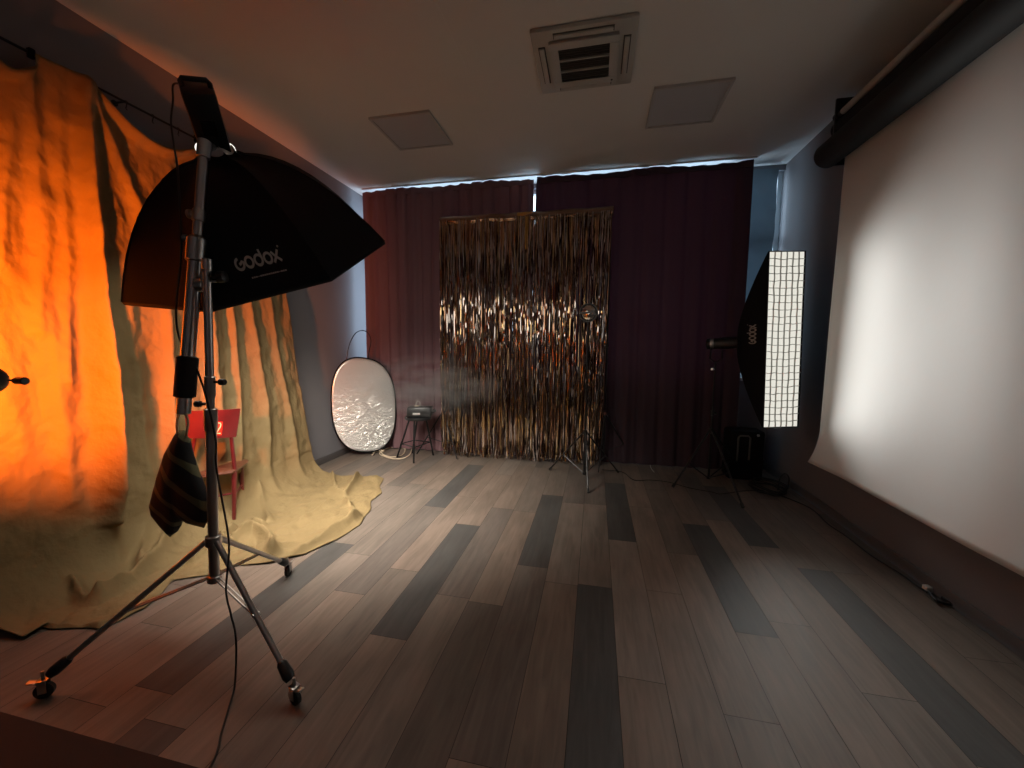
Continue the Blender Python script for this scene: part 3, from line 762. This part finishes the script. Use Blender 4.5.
def backmap(px, py):  # a point on the board's outer face under a photo position
    k = (px_of(TR)[0]-px)/(px_of(TR)[0]-px_of(TL)[0])*N_; i = max(0, min(N_-1, int(k))); f = k-i
    t_ = top[i].lerp(top[i+1], f); bo_ = bot[i].lerp(bot[i+1], f); v = (py-px_of(t_)[1])/(px_of(bo_)[1]-px_of(t_)[1])
    return t_.lerp(bo_, v)-fwd*.0025
b = B(); ribbon(b, [(220.5, 421.5), (220.3, 435)], 7.5, lambda x, y: backmap(x, y)); finish('reflection_patch', b, m_redreflect, back, smooth=False)  # reflection on the board, painted as a bright red strip under the numeral
b = B(); ribbon(b, [(218.2, 424.5), (219.3, 422.9), (221.3, 422.8), (222.4, 424.6), (221.8, 427), (219.6, 430.5), (218.2, 433.2), (222.8, 433.2)], 1.3, lambda x, y: backmap(x, y)-fwd*.0015); finish('numeral', b, m_num, back, smooth=False)
b = B(); tube(b, [V((-2.88, 2.60, SZ-.02)), BR.lerp(BLf, .12)+fwd*.02, TR.lerp(TL, .14)+fwd*.02-V((0, 0, .02))], .014, 8); finish('back_post', b, m_redw, chr_)
b = B(); tube(b, [V((-3.09, 2.37, SZ-.02)), BR.lerp(BLf, .88)+fwd*.02, TR.lerp(TL, .86)+fwd*.02-V((0, 0, .02))], .014, 8); finish('back_post', b, m_redw, chr_)
for a, c in ((NRt.lerp(V((-2.885, 2.60, SZ)), .55), NL.lerp(V((-3.10, 2.36, SZ)), .55)), (NRt.lerp(V((-2.885, 2.60, SZ)), .5), FRt.lerp(V((-3.03, 2.80, SZ)), .5)), (FL.lerp(V((-3.17, 2.62, SZ)), .5), FRt.lerp(V((-3.03, 2.80, SZ)), .5))):
    b = B(); tube(b, [a, c], .008, 8); finish('stretcher', b, m_redw, chr_)
b = B(); tube(b, [V((-2.87, 2.575, SZ-.012)), V((-3.115, 2.325, SZ-.012))], .012, 8); finish('seat_rail', b, m_seatw, chr_)

# ------------------------------------------------------------------ oval silver reflector
tp_, bt_, lf_, rt_ = at(364, 358, 'y', 4.70), at(366, 452, 'y', 4.64), at(331, 402, 'y', 4.25), at(397, 406, 'y', 4.86)
RC = (tp_+bt_)/2; ru = (rt_-lf_)/2; rv = (tp_-bt_)/2; rn = ru.cross(rv).normalized()
if rn.dot(CO-RC) < 0: rn = -rn
rf = thing('reflector_disc', 'oval silver reflector disc leaning in the corner beside the curtain', 'reflector', (RC.x, RC.y, 0))
def sup(a, e=2.5): c, s = math.cos(a), math.sin(a); return math.copysign(abs(c)**(2/e), c), math.copysign(abs(s)**(2/e), s)
RC = RC-rv*.0
b = B(); rg = []
for k in range(25):
    q = k/24; rg.append([b.verts.new(RC+(ru*sup(2*PI*i/72)[0]+rv*sup(2*PI*i/72)[1])*q*.985+rn*(.010*noise.noise(V((q*math.cos(2*PI*i/72)*3.5, q*math.sin(2*PI*i/72)*5, 2)))*(1-q)+.004*(1-q*q))) for i in range(72)] if k else [b.verts.new(RC+rn*.004)])
for k in range(1, 24):
    for i in range(72): b.faces.new((rg[k][i], rg[k][(i+1) % 72], rg[k+1][(i+1) % 72], rg[k+1][i]))
for i in range(72): b.faces.new((rg[0][0], rg[1][i], rg[1][(i+1) % 72]))
fs = finish('silver_fabric', b, m_crk, rf, angle=180); sm = fs.modifiers.new('s', 'SOLIDIFY'); sm.thickness = .003; sm.offset = -1
b = B(); tube(b, [RC+ru*sup(2*PI*i/90)[0]+rv*sup(2*PI*i/90)[1] for i in range(91)], .0085, 8, False); finish('rim_band', b, m_fabric, rf)
b = B(); box(b, (-.02, -.004, -.012), (.02, .004, .012), .002, basis(bt_-V((.10, .0, -.02)), ru.normalized(), rn, rv.normalized())); finish('label_tab', b, m_white, rf)
# thin hoop above it, and the dark reflector frame leaning behind
b = B(); tube(b, catmull([at(346, 363, 'y', 4.60), at(349, 346, 'y', 4.64), at(355, 334, 'y', 4.70), at(362, 330.5, 'y', 4.84), at(368, 333, 'y', 4.84), at(371, 341, 'y', 4.84), at(369, 352, 'y', 4.83), at(368, 366, 'y', 4.82), at(366, 430, 'y', 4.80), at(365, 452, 'z', .01)], 6), .006, 7)
hp_ = finish('wire_hoop', b, m_blackm); tag(hp_, 'thin black bent hoop rising behind the top of the oval reflector', 'hoop')

# ------------------------------------------------------------------ backdrop stand and tinsel
BX0, BX1, BY = at(442.5, 330, 'y', 4.93).x, at(607.5, 330, 'y', 4.93).x, 4.93
bs = thing('backdrop_stand', 'black two-legged backdrop stand holding up the tinsel curtain', 'backdrop stand', ((BX0+BX1)/2, BY, 0))
for X, cz in ((BX0, .60), (BX1, .66)):
    b = B(); tube(b, [(X, BY, .10), (X, BY, 3.10)], .0125, 12); up = finish('upright', b, m_blackm, bs)
    b = B()
    for z in (cz, 1.5, 2.3): lathe(b, (X, BY, z-.03), (0, 0, 1), [(0, .013), (.003, .021), (.06, .021), (.063, .013)], 14)
    knob(b, V((X+.015, BY-.01, cz)), V((.6, -.8, 0)), .012, .04); finish_each('collar', b, m_black, up)
    for k in range(3):
        a = R_((20 if X > -1 else 200)+120*k+ (0)); d = V((math.cos(a), math.sin(a), 0))
        if d.y > .3: d = V((d.x, .28, 0))
        F_ = V((X, BY, 0))+d*(.42 if d.y > .2 else .36); F_.z = .012
        b = B(); tube(b, [V((X, BY, cz-.02))+d*.015, F_], .0085, 8); lg = finish('leg', b, m_blackm, bs)
        b = B(); m__ = V((X, BY, cz-.02)).lerp(F_, .6); tube(b, [V((X, BY, .17))+d*.012, m__], .005, 6); finish('brace', b, m_blackm, lg)
b = B(); lathe(b, (BX1, BY-.02, .66), (0, -1, 0), [(0, .02), (.015, .02), (.02, .014)], 12); finish('reddish_clamp', b, m_brass, bs)
b = B(); tube(b, [(BX0-.02, BY, 3.09), (BX1+.03, BY, 3.09)], .012, 12); finish('crossbar', b, m_blackm, bs)

tn = thing('tinsel_curtain', 'shimmering gold foil tinsel curtain hanging in front of the plum curtains', 'tinsel curtain', ((BX0+BX1)/2, 4.9, 0))
TY = 4.885
b = B(); nn = 60
for k in range(nn): pass
g2 = [[b.verts.new((BX0-.005+(BX1-BX0+.03)*i/nn, TY+.004*math.sin(i*.9)-(.012 if j == 1 else 0), 3.105-.05*j+.004*math.sin(i*.45))) for j in range(3)] for i in range(nn+1)]
for i in range(nn):
    for j in range(2): b.faces.new((g2[i][j], g2[i+1][j], g2[i+1][j+1], g2[i][j+1]))
hdr = finish('header_band', b, m_foils[2], tn); sm = hdr.modifiers.new('s', 'SOLIDIFY'); sm.thickness = .002
b = B(); box(b, (-.985, TY-.012, 3.055), (-.80, TY-.006, 3.10)); box(b, (-.885, TY-.012, 2.66), (-.845, TY-.008, 3.06)); finish('gold_tape', b, mat('matt_gold_tape', (.42, .24, .06), .45, metal=.5), tn, smooth=False)
random.seed(5)
b = B(); layer = []
NST = 430
for k in range(NST):
    x0 = BX0-.01+(BX1-BX0+.02)*(k+random.random())/NST; y0 = TY+random.uniform(-.018, .012)
    xe = x0+random.gauss(0, .018)-(.05*max(0, (x0+.3)/.4) if x0 > -.3 else 0); ye = y0+random.gauss(0, .022)
    w = random.uniform(.0035, .0065); mi = random.choices((0, 1, 2), (3, 4, 3))[0]
    z0 = 3.06; z1 = max(.014, random.gauss(.045, .03)); n = 52; tw = random.uniform(0, PI); rate = random.gauss(0, 2.6); pv = None; s1 = random.random()*99
    for j in range(n+1):
        t = j/n; z = z0+(z1-z0)*t
        x = x0+(xe-x0)*t+.010*noise.noise(V((s1, z*2.2, 0)))*t; y = y0+(ye-y0)*t+.012*noise.noise(V((s1, z*2.2, 7)))*t
        a = .55*math.sin(tw+rate*t*1.3)+1.15*noise.noise(V((s1, z*2.6, 20)))*1.25+.35*noise.noise(V((s1, z*14, 30)))
        if t > .955: x += .02*math.sin(s1)*(t-.955)/.045; y -= .03*abs(math.cos(s1))*(t-.955)/.045
        # pitch tilt comes from slight waviness in y
        y += .0016*noise.noise(V((s1, z*26, 3)))
        dx, dy = math.cos(a)*w, math.sin(a)*w
        cur = (b.verts.new((x-dx, y-dy, z)), b.verts.new((x+dx, y+dy, z)))
        if pv: f = b.faces.new((pv[0], pv[1], cur[1], cur[0])); f.material_index = mi
        pv = cur
me = bpy.data.meshes.new('foil_fringe')
for f in b.faces: f.smooth = True
bmesh.ops.translate(b, verts=b.verts, vec=-WORLD[tn.name]); b.to_mesh(me); b.free()
fo = link_obj('foil_fringe', me, m_foils, tn); fo['kind'] = 'stuff'

# ------------------------------------------------------------------ small lamp on a tripod in front of the tinsel
def tripod(t, P, feet, cz, hz, r=.0085, matl=m_blackm, top=None):
    b = B(); tube(b, [V((P.x, P.y, hz)), V((P.x, P.y, (top or 1.0)*.62))], .0125, 12); finish('lower_pole', b, matl, t)
    b = B(); tube(b, [V((P.x, P.y, (top or 1.0)*.60)), V((P.x, P.y, top or 1.0))], .0095, 12); finish('upper_pole', b, matl, t)
    b = B(); lathe(b, (P.x, P.y, cz-.03), (0, 0, 1), [(0, .014), (.004, .024), (.06, .024), (.064, .014)], 14); lathe(b, (P.x, P.y, (top or 1)*.60-.03), (0, 0, 1), [(0, .013), (.004, .019), (.06, .019), (.064, .013)], 14)
    lathe(b, (P.x, P.y, hz-.01), (0, 0, 1), [(0, .014), (.004, .022), (.03, .022), (.034, .014)], 14); finish_each('collar', b, m_black, t)
    b = B(); knob(b, V((P.x, P.y, (top or 1)*.60)), V((.7, -.7, 0)), .012, .045); finish('lock_knob', b, m_black, t)
    for f in feet:
        d = V((f.x-P.x, f.y-P.y, 0)).normalized(); a = V((P.x, P.y, cz))+d*.02
        b = B(); tube(b, [a, V((f.x, f.y, .012))], r, 8); lg = finish('leg', b, matl, t)
        m__ = a.lerp(V((f.x, f.y, .012)), .58); b = B(); tube(b, [V((P.x, P.y, hz+.01))+d*.018, m__], r*.75, 6); finish('brace', b, matl, lg)
        b = B(); e = (V((f.x, f.y, .012))-a).normalized(); lathe(b, V((f.x, f.y, .012))-e*.04, e, [(0, r*1.1), (.005, r*1.45), (.045, r*1.45)], 10); finish('rubber_foot', b, m_rubber, lg)
TP = V((-.085, 4.32, 0))
ts = thing('light_stand', 'black tripod light stand in front of the tinsel', 'light stand', TP)
tripod(ts, TP, [V((-.035, 3.93, 0)), V((-.50, 4.57, 0)), V((.30, 4.66, 0))], .54, .07, top=1.74)
LH = at(590, 313, 'y', 4.32)
lh = thing('round_lamp', 'small round black lamp with glossy glass on the tripod before the tinsel', 'lamp', LH)
ldr = V((-.33, -.94, .0)).normalized()
b = B(); lathe(b, LH-ldr*.07, ldr, [(0, .03), (.01, .055), (.05, .085), (.10, .098), (.125, .10), (.125, .092), (.10, .085)], 26); hs = finish('housing', b, m_blackm, lh)
b = B(); lathe(b, LH-ldr*.07+ldr*.108, ldr, [(0, .088), (.012, .080), (.022, .062), (.029, .036), (.031, .010)], 26); finish('glass_front', b, mat('lamp_glass', (.6, .58, .55), .1, metal=.9), hs)
b = B(); u_, v_ = frame_of(ldr); box(b, (-.085, -.012, .128), (.085, .012, .146), 0, basis(LH-ldr*.07, u_, v_, ldr)); finish('front_bar', b, m_black, hs)
b = B(); tube(b, [V((TP.x, TP.y, 1.74)), V((TP.x, TP.y, 1.80)), LH-ldr*.02], .010, 8); finish('yoke', b, m_blackm, lh)

# ------------------------------------------------------------------ stool with fog machine
st = thing('stool', 'black four-legged stool under the fog machine, beside the reflector', 'stool', (-2.22, 4.58, 0))
b = B(); lathe(b, (-2.20, 4.60, .535), (0, 0, 1), [(0, .14), (.004, .165), (.028, .17), (.04, .16)], 30); finish('seat', b, m_black, st)
lf4 = [at(396, 457, 'z', .0), at(416, 464, 'z', 0), V((-2.10, 4.83, 0)), V((-2.42, 4.86, 0))]
tops = [V((-2.30, 4.55, .535)), V((-2.20, 4.49, .535)), V((-2.12, 4.66, .535)), V((-2.26, 4.70, .535))]
lf4[1] = V((-2.19, 4.43, 0)); lf4[0] = V((-2.52, 4.62, 0))
for a, c in zip(tops, lf4): b = B(); tube(b, [a, c+V((0, 0, .008))], .012, 8); finish('leg', b, m_blackm, st)
for i in range(4):
    a = tops[i].lerp(lf4[i], .62); c = tops[(i+1) % 4].lerp(lf4[(i+1) % 4], .62); b = B(); tube(b, [a, c], .007, 6); finish('rung', b, m_blackm, st)
fg = thing('fog_machine', 'small black fog machine with a handle sitting on the stool', 'fog machine', (-2.2, 4.58, .575))
b = B(); Mf = basis(V((-2.18, 4.58, .576)), V((.97, .24, 0)), V((-.24, .97, 0)), V((0, 0, 1)))
box(b, (-.14, -.085, .0), (.17, .085, .13), .025, Mf); bd_ = finish('body', b, m_black, fg)
b = B(); lathe(b, Mf @ V((.165, 0, .07)), V((.97, .24, .1)), [(0, .028), (.02, .028), (.05, .014), (.055, .014)], 14); finish('nozzle', b, m_blackm, bd_)
b = B(); tube(b, [Mf @ V(p) for p in ((-.03, 0, .128), (-.035, 0, .16), (-.02, 0, .195), (.0, 0, .198), (.018, 0, .18), (.015, 0, .15), (.01, 0, .13))], .0055, 6); finish('handle', b, m_white, fg)
b = B(); box(b, (-.06, -.088, .035), (.03, -.0855, .06), .001, Mf); finish('front_label', b, m_frame, bd_)
b = B(); box(b, (-.05, -.02, .130), (.0, .02, .142), .002, Mf); finish('filler_cap', b, m_cream, bd_)

# cream extension cable and plugs by the reflector
cord('extension_cable', [at(372, 455, 'z', .012), at(378, 450, 'z', .03), at(384, 455, 'z', .012), at(392, 457, 'z', .01), at(402, 455, 'z', .01), at(405, 449, 'z', .012), at(396, 447, 'z', .012), at(386, 449, 'z', .012), at(380, 454, 'z', .02), at(395, 459, 'z', .01), at(408, 456, 'z', .01), at(413, 447, 'z', .01)], .008, m_cream, 'cream extension cable coiled on the floor under the stool')
b = B(); c_ = at(379, 452, 'z', .0); box(b, (c_.x-.07, c_.y-.025, 0), (c_.x+.07, c_.y+.03, .035), .008); pb = finish('power_strip', b, m_cream); tag(pb, 'cream power strip on the floor below the reflector disc', 'power strip')

# ------------------------------------------------------------------ strip softbox with grid
SB = dict(tl=at(768.5, 250, 'y', 3.95), tr=at(804, 253, 'y', 4.035), bl=at(762, 429, 'y', 3.95), br=at(797, 425, 'y', 4.035))
sx = ((SB['tr']-SB['tl'])+(SB['br']-SB['bl'])).normalized(); sy = ((SB['tl']-SB['bl'])+(SB['tr']-SB['br'])).normalized()
sn = sx.cross(sy).normalized()
if sn.dot(CO-SB['tl']) < 0: sn = -sn
SC = (SB['tl']+SB['tr']+SB['bl']+SB['br'])/4
SW_, SH_ = ((SB['tr']-SB['tl']).length+(SB['br']-SB['bl']).length)/4, ((SB['tl']-SB['bl']).length+(SB['tr']-SB['br']).length)/4
HD = at(717, 343.5, 'y', 4.46)
ss = thing('strip_softbox', 'tall narrow black softbox with glowing white grid facing the paper', 'softbox', SC-sn*.2)
AP = SC-sn*.36-sx*.02; AP = AP.lerp(HD, .25)
b = B(); N_ = 12; lv = []
ex = [(-1, -1), (1, -1), (1, 1), (-1, 1)]
for j in range(N_+1):
    s = j/N_; ctr = AP.lerp(SC, s**1.5 if s else 0)
    ctr = AP+(SC-AP)*(s**1.35)
    hw = .075+(SW_-.075)*s; hh = .075+(SH_-.075)*s
    ring_ = []
    for e in range(4):
        a, c = ex[e], ex[(e+1) % 4]
        for k in range(6): q = k/6; ring_.append(b.verts.new(ctr+sx*hw*(a[0]*(1-q)+c[0]*q)+sy*hh*(a[1]*(1-q)+c[1]*q)))
    lv.append(ring_)
lp = [b.verts.new(v.co+sn*.020) for v in lv[-1]]; lv.append(lp)
for j in range(len(lv)-1):
    for i in range(24): b.faces.new((lv[j][i], lv[j][(i+1) % 24], lv[j+1][(i+1) % 24], lv[j+1][i]))
b.faces.new(lv[0][::-1])
sh_ = finish('fabric_shell', b, m_fabric, ss, angle=25); sm = sh_.modifiers.new('s', 'SOLIDIFY'); sm.thickness = .004; sm.offset = 0
b = B(); c4 = [SC+sx*SW_*.985*a+sy*SH_*.995*c+sn*.004 for a, c in ex]; b.faces.new([b.verts.new(p) for p in c4]); finish('diffuser', b, m_strip, ss, smooth=False)
m_grid = mat('grid_fabric', (.45, .45, .42), .8)
b = B(); NCX, NCY = 6, 25; DG = .013
def gp(a, c, d):  # grid position with a bit of slack in the fabric
    return SC+sx*(SW_*a+.006*noise.noise(V((c*9, a*2, 1))))+sy*(SH_*c+.010*noise.noise(V((a*3, c*5, 4)))-.006*math.cos(a*PI/2))+sn*(.006+d+.006*noise.noise(V((a*2, c*6, 9))))
def wall_strip(f, n, th, dirv):
    pr = None
    for k in range(n+1):
        a, c = f(k/n); q = [gp(a, c, 0)-dirv*th, gp(a, c, 0)+dirv*th, gp(a, c, DG)+dirv*th, gp(a, c, DG)-dirv*th]; q = [b.verts.new(p) for p in q]
        if pr:
            for i in range(4): b.faces.new((pr[i], pr[(i+1) % 4], q[(i+1) % 4], q[i]))
        pr = q
for i in range(1, NCX): wall_strip(lambda t, i=i: (-1+2*i/NCX, -1+2*t), 50, .0022, sx)
for j in range(1, NCY): wall_strip(lambda t, j=j: (-1+2*t, -1+2*j/NCY), 12, .0022, sy)
finish('grid', b, m_grid, ss, smooth=False)
ld = bpy.data.lights.new('strip_light', 'AREA'); ld.shape = 'RECTANGLE'; ld.size = SW_*1.9; ld.size_y = SH_*1.95; ld.energy = 17; ld.color = (1, 1, .96); ld.spread = R_(94)
lo = bpy.data.objects.new('strip_light', ld); C.objects.link(lo); n2 = Matrix.Rotation(R_(-22), 3, 'Z') @ sn; x2 = sy.cross(-n2).normalized(); lo.matrix_world = basis(SC+sn*.075, x2, sy, (-n2).normalized())
# logo on the side panel
def smap(x, y):
    # x runs up the softbox, y towards the back
    s = .55-y*0; base = AP+(SC-AP)*(.52**1.35)
    s = .50
    def side(sv): 
        return AP+(SC-AP)*(sv**1.35)-sx*(.075+(SW_-.075)*sv)
    sv = .80-y/.17
    return side(sv)+sy*(x-.02)-sx*.006+sn*.0
b = B(); godox(b, lambda x, y: smap(x, y), .036); finish('logo', b, m_logo, sh_, smooth=False)
# head, bracket, stand
hd_ = thing('strobe_head', 'small black strobe behind the gridded strip softbox', 'studio flash', HD)
hx = (AP-HD).normalized()
b = B(); tube(b, [HD-hx*.10, HD-hx*.09, HD+hx*.03, HD+hx*.05, AP+hx*.01], [.045, .055, .055, .062, .06], 20); finish('barrel', b, m_black, hd_)
b = B(); lathe(b, HD-hx*.06, hx, [(0, .056), (.004, .058), (.03, .058), (.034, .056)], 20); finish('metal_band', b, m_chrome, hd_)
b = B(); tube(b, [HD-V((.05, 0, .05)), HD+V((-.06, 0, -.16)), HD+V((.0, 0, -.20)), HD+V((.06, .0, -.16)), HD+V((.05, 0, -.04))], .008, 8); finish('bracket', b, m_blackm, hd_)
b = B(); knob(b, HD+V((-.02, -.02, -.27)), V((-.6, -.8, .1)), .014, .05); finish('tilt_knob', b, m_chrome, hd_)
SP = V((HD.x-.005, 4.46, 0))
s2 = thing('tripod_stand', 'black tripod stand carrying the gridded strip softbox', 'light stand', SP)
tripod(s2, SP, [V((.84, 4.29, 0)), V((1.38, 3.88, 0)), V((1.72, 4.78, 0))], .60, .08, r=.0105, top=1.32)
# ------------------------------------------------------------------ clutter in the right corner
case = thing('equipment_case', 'dark case with a pale double strap in the corner under the strip softbox', 'case', (1.72, 4.85, 0))
b = B(); box(b, (1.50, 4.72, 0), (1.86, 4.97, .56), .03); finish('case_body', b, m_fabric, case)
b = B(); tube(b, [(1.58, 4.705, .22), (1.58, 4.70, .49), (1.60, 4.70, .51), (1.68, 4.70, .51), (1.70, 4.70, .49), (1.70, 4.705, .24)], .010, 6); finish('strap', b, m_slot, case)
b = B(); lathe(b, (1.78, 4.715, .52), (0, -1, 0), [(0, .014), (.012, .014)], 10); finish('latch', b, m_frame, case)
random.seed(3)
b = B(); pts = []
for k in range(46):
    a = k*.9; r = .10+.06*random.random(); pts.append(V((1.80+r*math.cos(a)*1.1, 4.42+r*1.5*math.sin(a), .012+.0016*k)))
tube(b, catmull(pts, 5), .0055, 6); cc = finish('coiled_cable', b, m_rope); tag(cc, 'tangled heap of black cable in the corner by the baseboard', 'cable')
cord('upright_loop', [V((1.88, 4.40, .02)), V((1.90, 4.42, .14)), V((1.95, 4.44, .19)), V((2.0, 4.46, .14)), V((2.0, 4.47, .02))], .006, m_rope, 'loop of black cable standing up beside the right wall', 'cable')
cord('floor_cable', [V((1.86, 4.30, .008))]+[at(x, y, 'z', .007) for x, y in ((810, 508), (828, 524), (846, 536), (872, 556), (898, 572), (918, 586), (927, 592))], .005, m_rope, 'black cable lying along the baseboard under the white paper')
pe = at(927, 591, 'z', 0); b = B(); box(b, (pe.x-.018, pe.y-.02, 0), (pe.x+.018, pe.y+.02, .034), .006); pg = finish('plug', b, m_tube); tag(pg, 'small pale plug on the end of the cable by the baseboard', 'plug')
cord('adapter_lead', [at(929, 592, 'z', .012), at(936, 600, 'z', .02), at(943, 603, 'z', .008), at(950, 604, 'z', .012)], .008, m_rope, 'short thick black lead between the pale plug and the adapter')
pe = at(954, 606, 'z', 0); b = B(); box(b, (-.026, -.055, 0), (.026, .055, .028), .008, Matrix.Translation(pe) @ Matrix.Rotation(R_(8), 4, 'Z')); pa = finish('power_adapter', b, m_black); tag(pa, 'flat black power adapter on the floor by the right baseboard', 'power adapter')
cord('thin_cable', [V((.12, 4.72, .006)), at(622, 472, 'z', .006), at(634, 480, 'z', .006), at(650, 480, 'z', .006), at(668, 482, 'z', .006), at(690, 488, 'z', .006), at(712, 492, 'z', .006), V((1.28, 4.2, .006)), V((1.55, 4.35, .006)), V((1.75, 4.4, .01))], .0042, m_rope, 'thin black cable crossing the floor between the two tripods')
b = B(); tube(b, catmull([at(650, 464, 'z', .01), at(651, 468, 'z', .02), at(654, 472, 'z', .01)], 5), .005, 6); wt = finish('cable_tie', b, m_white); tag(wt, 'short white strip lying on the floor near the dark curtain', 'cable tie')

# ------------------------------------------------------------------ paper backdrop and rollers
PX = 1.95
PY0, PY1, PZB = 1.2, 3.885, .463
pb_ = thing('paper_backdrop', 'wide white seamless paper hanging on the right wall from a roller', 'backdrop paper', (PX, 2.6, PZB))
RXa, RZa, RRa = 1.852, 3.09, .10
b = B(); ny, nz = 110, 70; g = []
for i in range(ny+1):
    t = i/ny; y = PY0+(PY1-PY0)*t; col = []
    for j in range(nz+1):
        s = j/nz; z = PZB+(RZa-PZB)*s
        x = PX+.006*math.sin(y*7+.6*math.sin(z*1.1))*(.3+.7*math.exp(-((y-2.3)/.5)**2))+.004*noise.noise(V((y*2, z*1.5, 1)))
        low = max(0, 1-s/.12); x -= .030*low**2*(.6+.4*noise.noise(V((y*1.6, 0, 5))))+.03*low**2*max(0, (t-.86)/.14)
        yy = y-.015*s*(1 if i == ny else 0)+(.045*low**2*max(0, (t-.9)/.1))
        col.append(b.verts.new((x, yy, z)))
    g.append(col)
for i in range(ny):
    for j in range(nz): b.faces.new((g[i][j], g[i+1][j], g[i+1][j+1], g[i][j+1]))
shp = finish('paper_sheet', b, m_paper, pb_, angle=180); sm = shp.modifiers.new('s', 'SOLIDIFY'); sm.thickness = .0015; sm.offset = 0
def roll(name, x, z, r, y0, y1, m, label, parent=None):
    b = B(); lathe(b, (x, y0, z), (0, 1, 0), [(0, r*.55), (0, r), (y1-y0, r), (y1-y0, r*.5)], 32)
    if parent: return finish(name, b, m, parent)
    t = thing(name, label, 'backdrop roll', (x, (y0+y1)/2, z), 'rolls in the ceiling rack'); finish('rolled_sheet', b, m, t)
    b = B(); lathe(b, (x, y0-.05, z), (0, 1, 0), [(0, .018), (y1-y0+.10, .018)], 14); finish('core_tube', b, m_black, t); return t
roll('paper_roll', RXa, RZa, RRa, PY0-.3, 3.93, m_roll, '', pb_)
roll('backdrop_roll', 1.975, 3.325, .072, .3, 4.02, m_roll, 'thick black backdrop roll above the white paper')
TBP = at(843.5, 111, 'x', 1.925)
roll('backdrop_roll', 1.925, TBP.z, .024, .3, TBP.y, m_tube, 'thin pale tube, topmost in the rack above the white paper')
rk = thing('roller_rack', 'black bracket rack holding the backdrop rolls at the top of the right wall', 'bracket', (1.95, 4.0, 3.2))
for y in (.25, 3.955):
    b = B(); box(b, (1.90, y, 3.02), (XR-.001, y+.022, 3.55), .004)
    for x, z in ((RXa, RZa), (1.975, 3.325), (1.925, TBP.z)): lathe(b, (x, y-.01, z), (0, 1, 0), [(0, .03), (.045, .03), (.05, .022)], 16); box(b, (x, y+.002, z-.016), (1.97, y+.020, z+.016), .003)
    finish('end_bracket', b, m_black, rk)

# ------------------------------------------------------------------ thin dark brown sheet with a straight edge, near left
b = B(); box(b, (-3.28, -.6, 0), (-1.15, .985, .008), .003); mt_ = finish('dark_floor_sheet', b, m_floorsheet); tag(mt_, 'dark brown flat sheet at the bottom corner of the floor before the caster', 'mat')

# ------------------------------------------------------------------ smoke
def m_smoke():
    m = bpy.data.materials.new('smoke'); m.use_nodes = True; nt = m.node_tree; nt.nodes.clear(); N = nt.nodes.new; L = nt.links.new
    o = N('ShaderNodeOutputMaterial'); v = N('ShaderNodeVolumePrincipled'); v.inputs['Color'].default_value = (.97, .96, .95, 1); v.inputs['Anisotropy'].default_value = .2
    tc = N('ShaderNodeTexCoord'); n = N('ShaderNodeTexNoise'); n.inputs['Scale'].default_value = 2.6; n.inputs['Detail'].default_value = 3
    mp = N('ShaderNodeMapping'); mp.inputs['Scale'].default_value = (.8, 1, 2.2); L(tc.outputs['Object'], mp.inputs[0]); L(mp.outputs[0], n.inputs['Vector'])
    # soft falloff to the ellipsoid surface
    ln = N('ShaderNodeVectorMath'); ln.operation = 'LENGTH'; dv = N('ShaderNodeVectorMath'); dv.operation = 'DIVIDE'; dv.inputs[1].default_value = SMR; L(tc.outputs['Object'], dv.inputs[0]); L(dv.outputs[0], ln.inputs[0])
    fr = N('ShaderNodeMapRange'); fr.inputs[1].default_value = 1; fr.inputs[2].default_value = 0; fr.inputs[3].default_value = 0; fr.inputs[4].default_value = 1; L(ln.outputs['Value'], fr.inputs[0])
    nr = N('ShaderNodeMapRange'); nr.inputs[1].default_value = .38; nr.inputs[2].default_value = .7; L(n.outputs['Fac'], nr.inputs[0])
    a = N('ShaderNodeMath'); a.operation = 'MULTIPLY'; L(fr.outputs[0], a.inputs[0]); L(nr.outputs[0], a.inputs[1])
    c = N('ShaderNodeMath'); c.operation = 'MULTIPLY'; c.inputs[1].default_value = 4.2; L(a.outputs[0], c.inputs[0]); L(c.outputs[0], v.inputs['Density']); L(v.outputs[0], o.inputs['Volume'])
    return m
SMR = (.95, .30, .42)
b = B(); bmesh.ops.create_icosphere(b, subdivisions=3, radius=1); bmesh.ops.scale(b, vec=SMR, verts=b.verts)
me = bpy.data.meshes.new('smoke'); b.to_mesh(me); b.free()
smo = link_obj('smoke', me, m_smoke()); smo.location = (-1.95, 4.42, .98); tag(smo, 'faint white smoke drifting from the fog machine towards the tinsel', 'smoke', kind='stuff')

# ------------------------------------------------------------------ daylight and render settings
w = bpy.data.worlds.new('World'); sc.world = w; w.use_nodes = True
bg = w.node_tree.nodes['Background']; bg.inputs[0].default_value = (.55, .78, 1, 1); bg.inputs[1].default_value = 4.6
# portal over the windows guides the sky light in
for x0, x1 in ((XL, 2.06),):
    ld = bpy.data.lights.new('portal', 'AREA'); ld.shape = 'RECTANGLE'; ld.size = x1-x0; ld.size_y = WZ1-WZ0; ld.cycles.is_portal = True
    o = bpy.data.objects.new('window_portal', ld); C.objects.link(o); o.location = ((x0+x1)/2, YB+.17, (WZ0+WZ1)/2); o.rotation_euler = (-PI/2, 0, 0)

sc.view_settings.view_transform = 'Standard'; sc.view_settings.look = 'None'; sc.view_settings.gamma = 1; sc.view_settings.exposure = 0; sc.view_settings.use_curve_mapping = False
cy = sc.cycles
cy.use_denoising = True
try: cy.denoiser = 'OPENIMAGEDENOISE'
except Exception: pass
cy.max_bounces = 7; cy.diffuse_bounces = 4; cy.glossy_bounces = 3; cy.transmission_bounces = 4; cy.transparent_max_bounces = 8; cy.volume_bounces = 0
cy.sample_clamp_indirect = 4; cy.caustics_reflective = False; cy.caustics_refractive = False
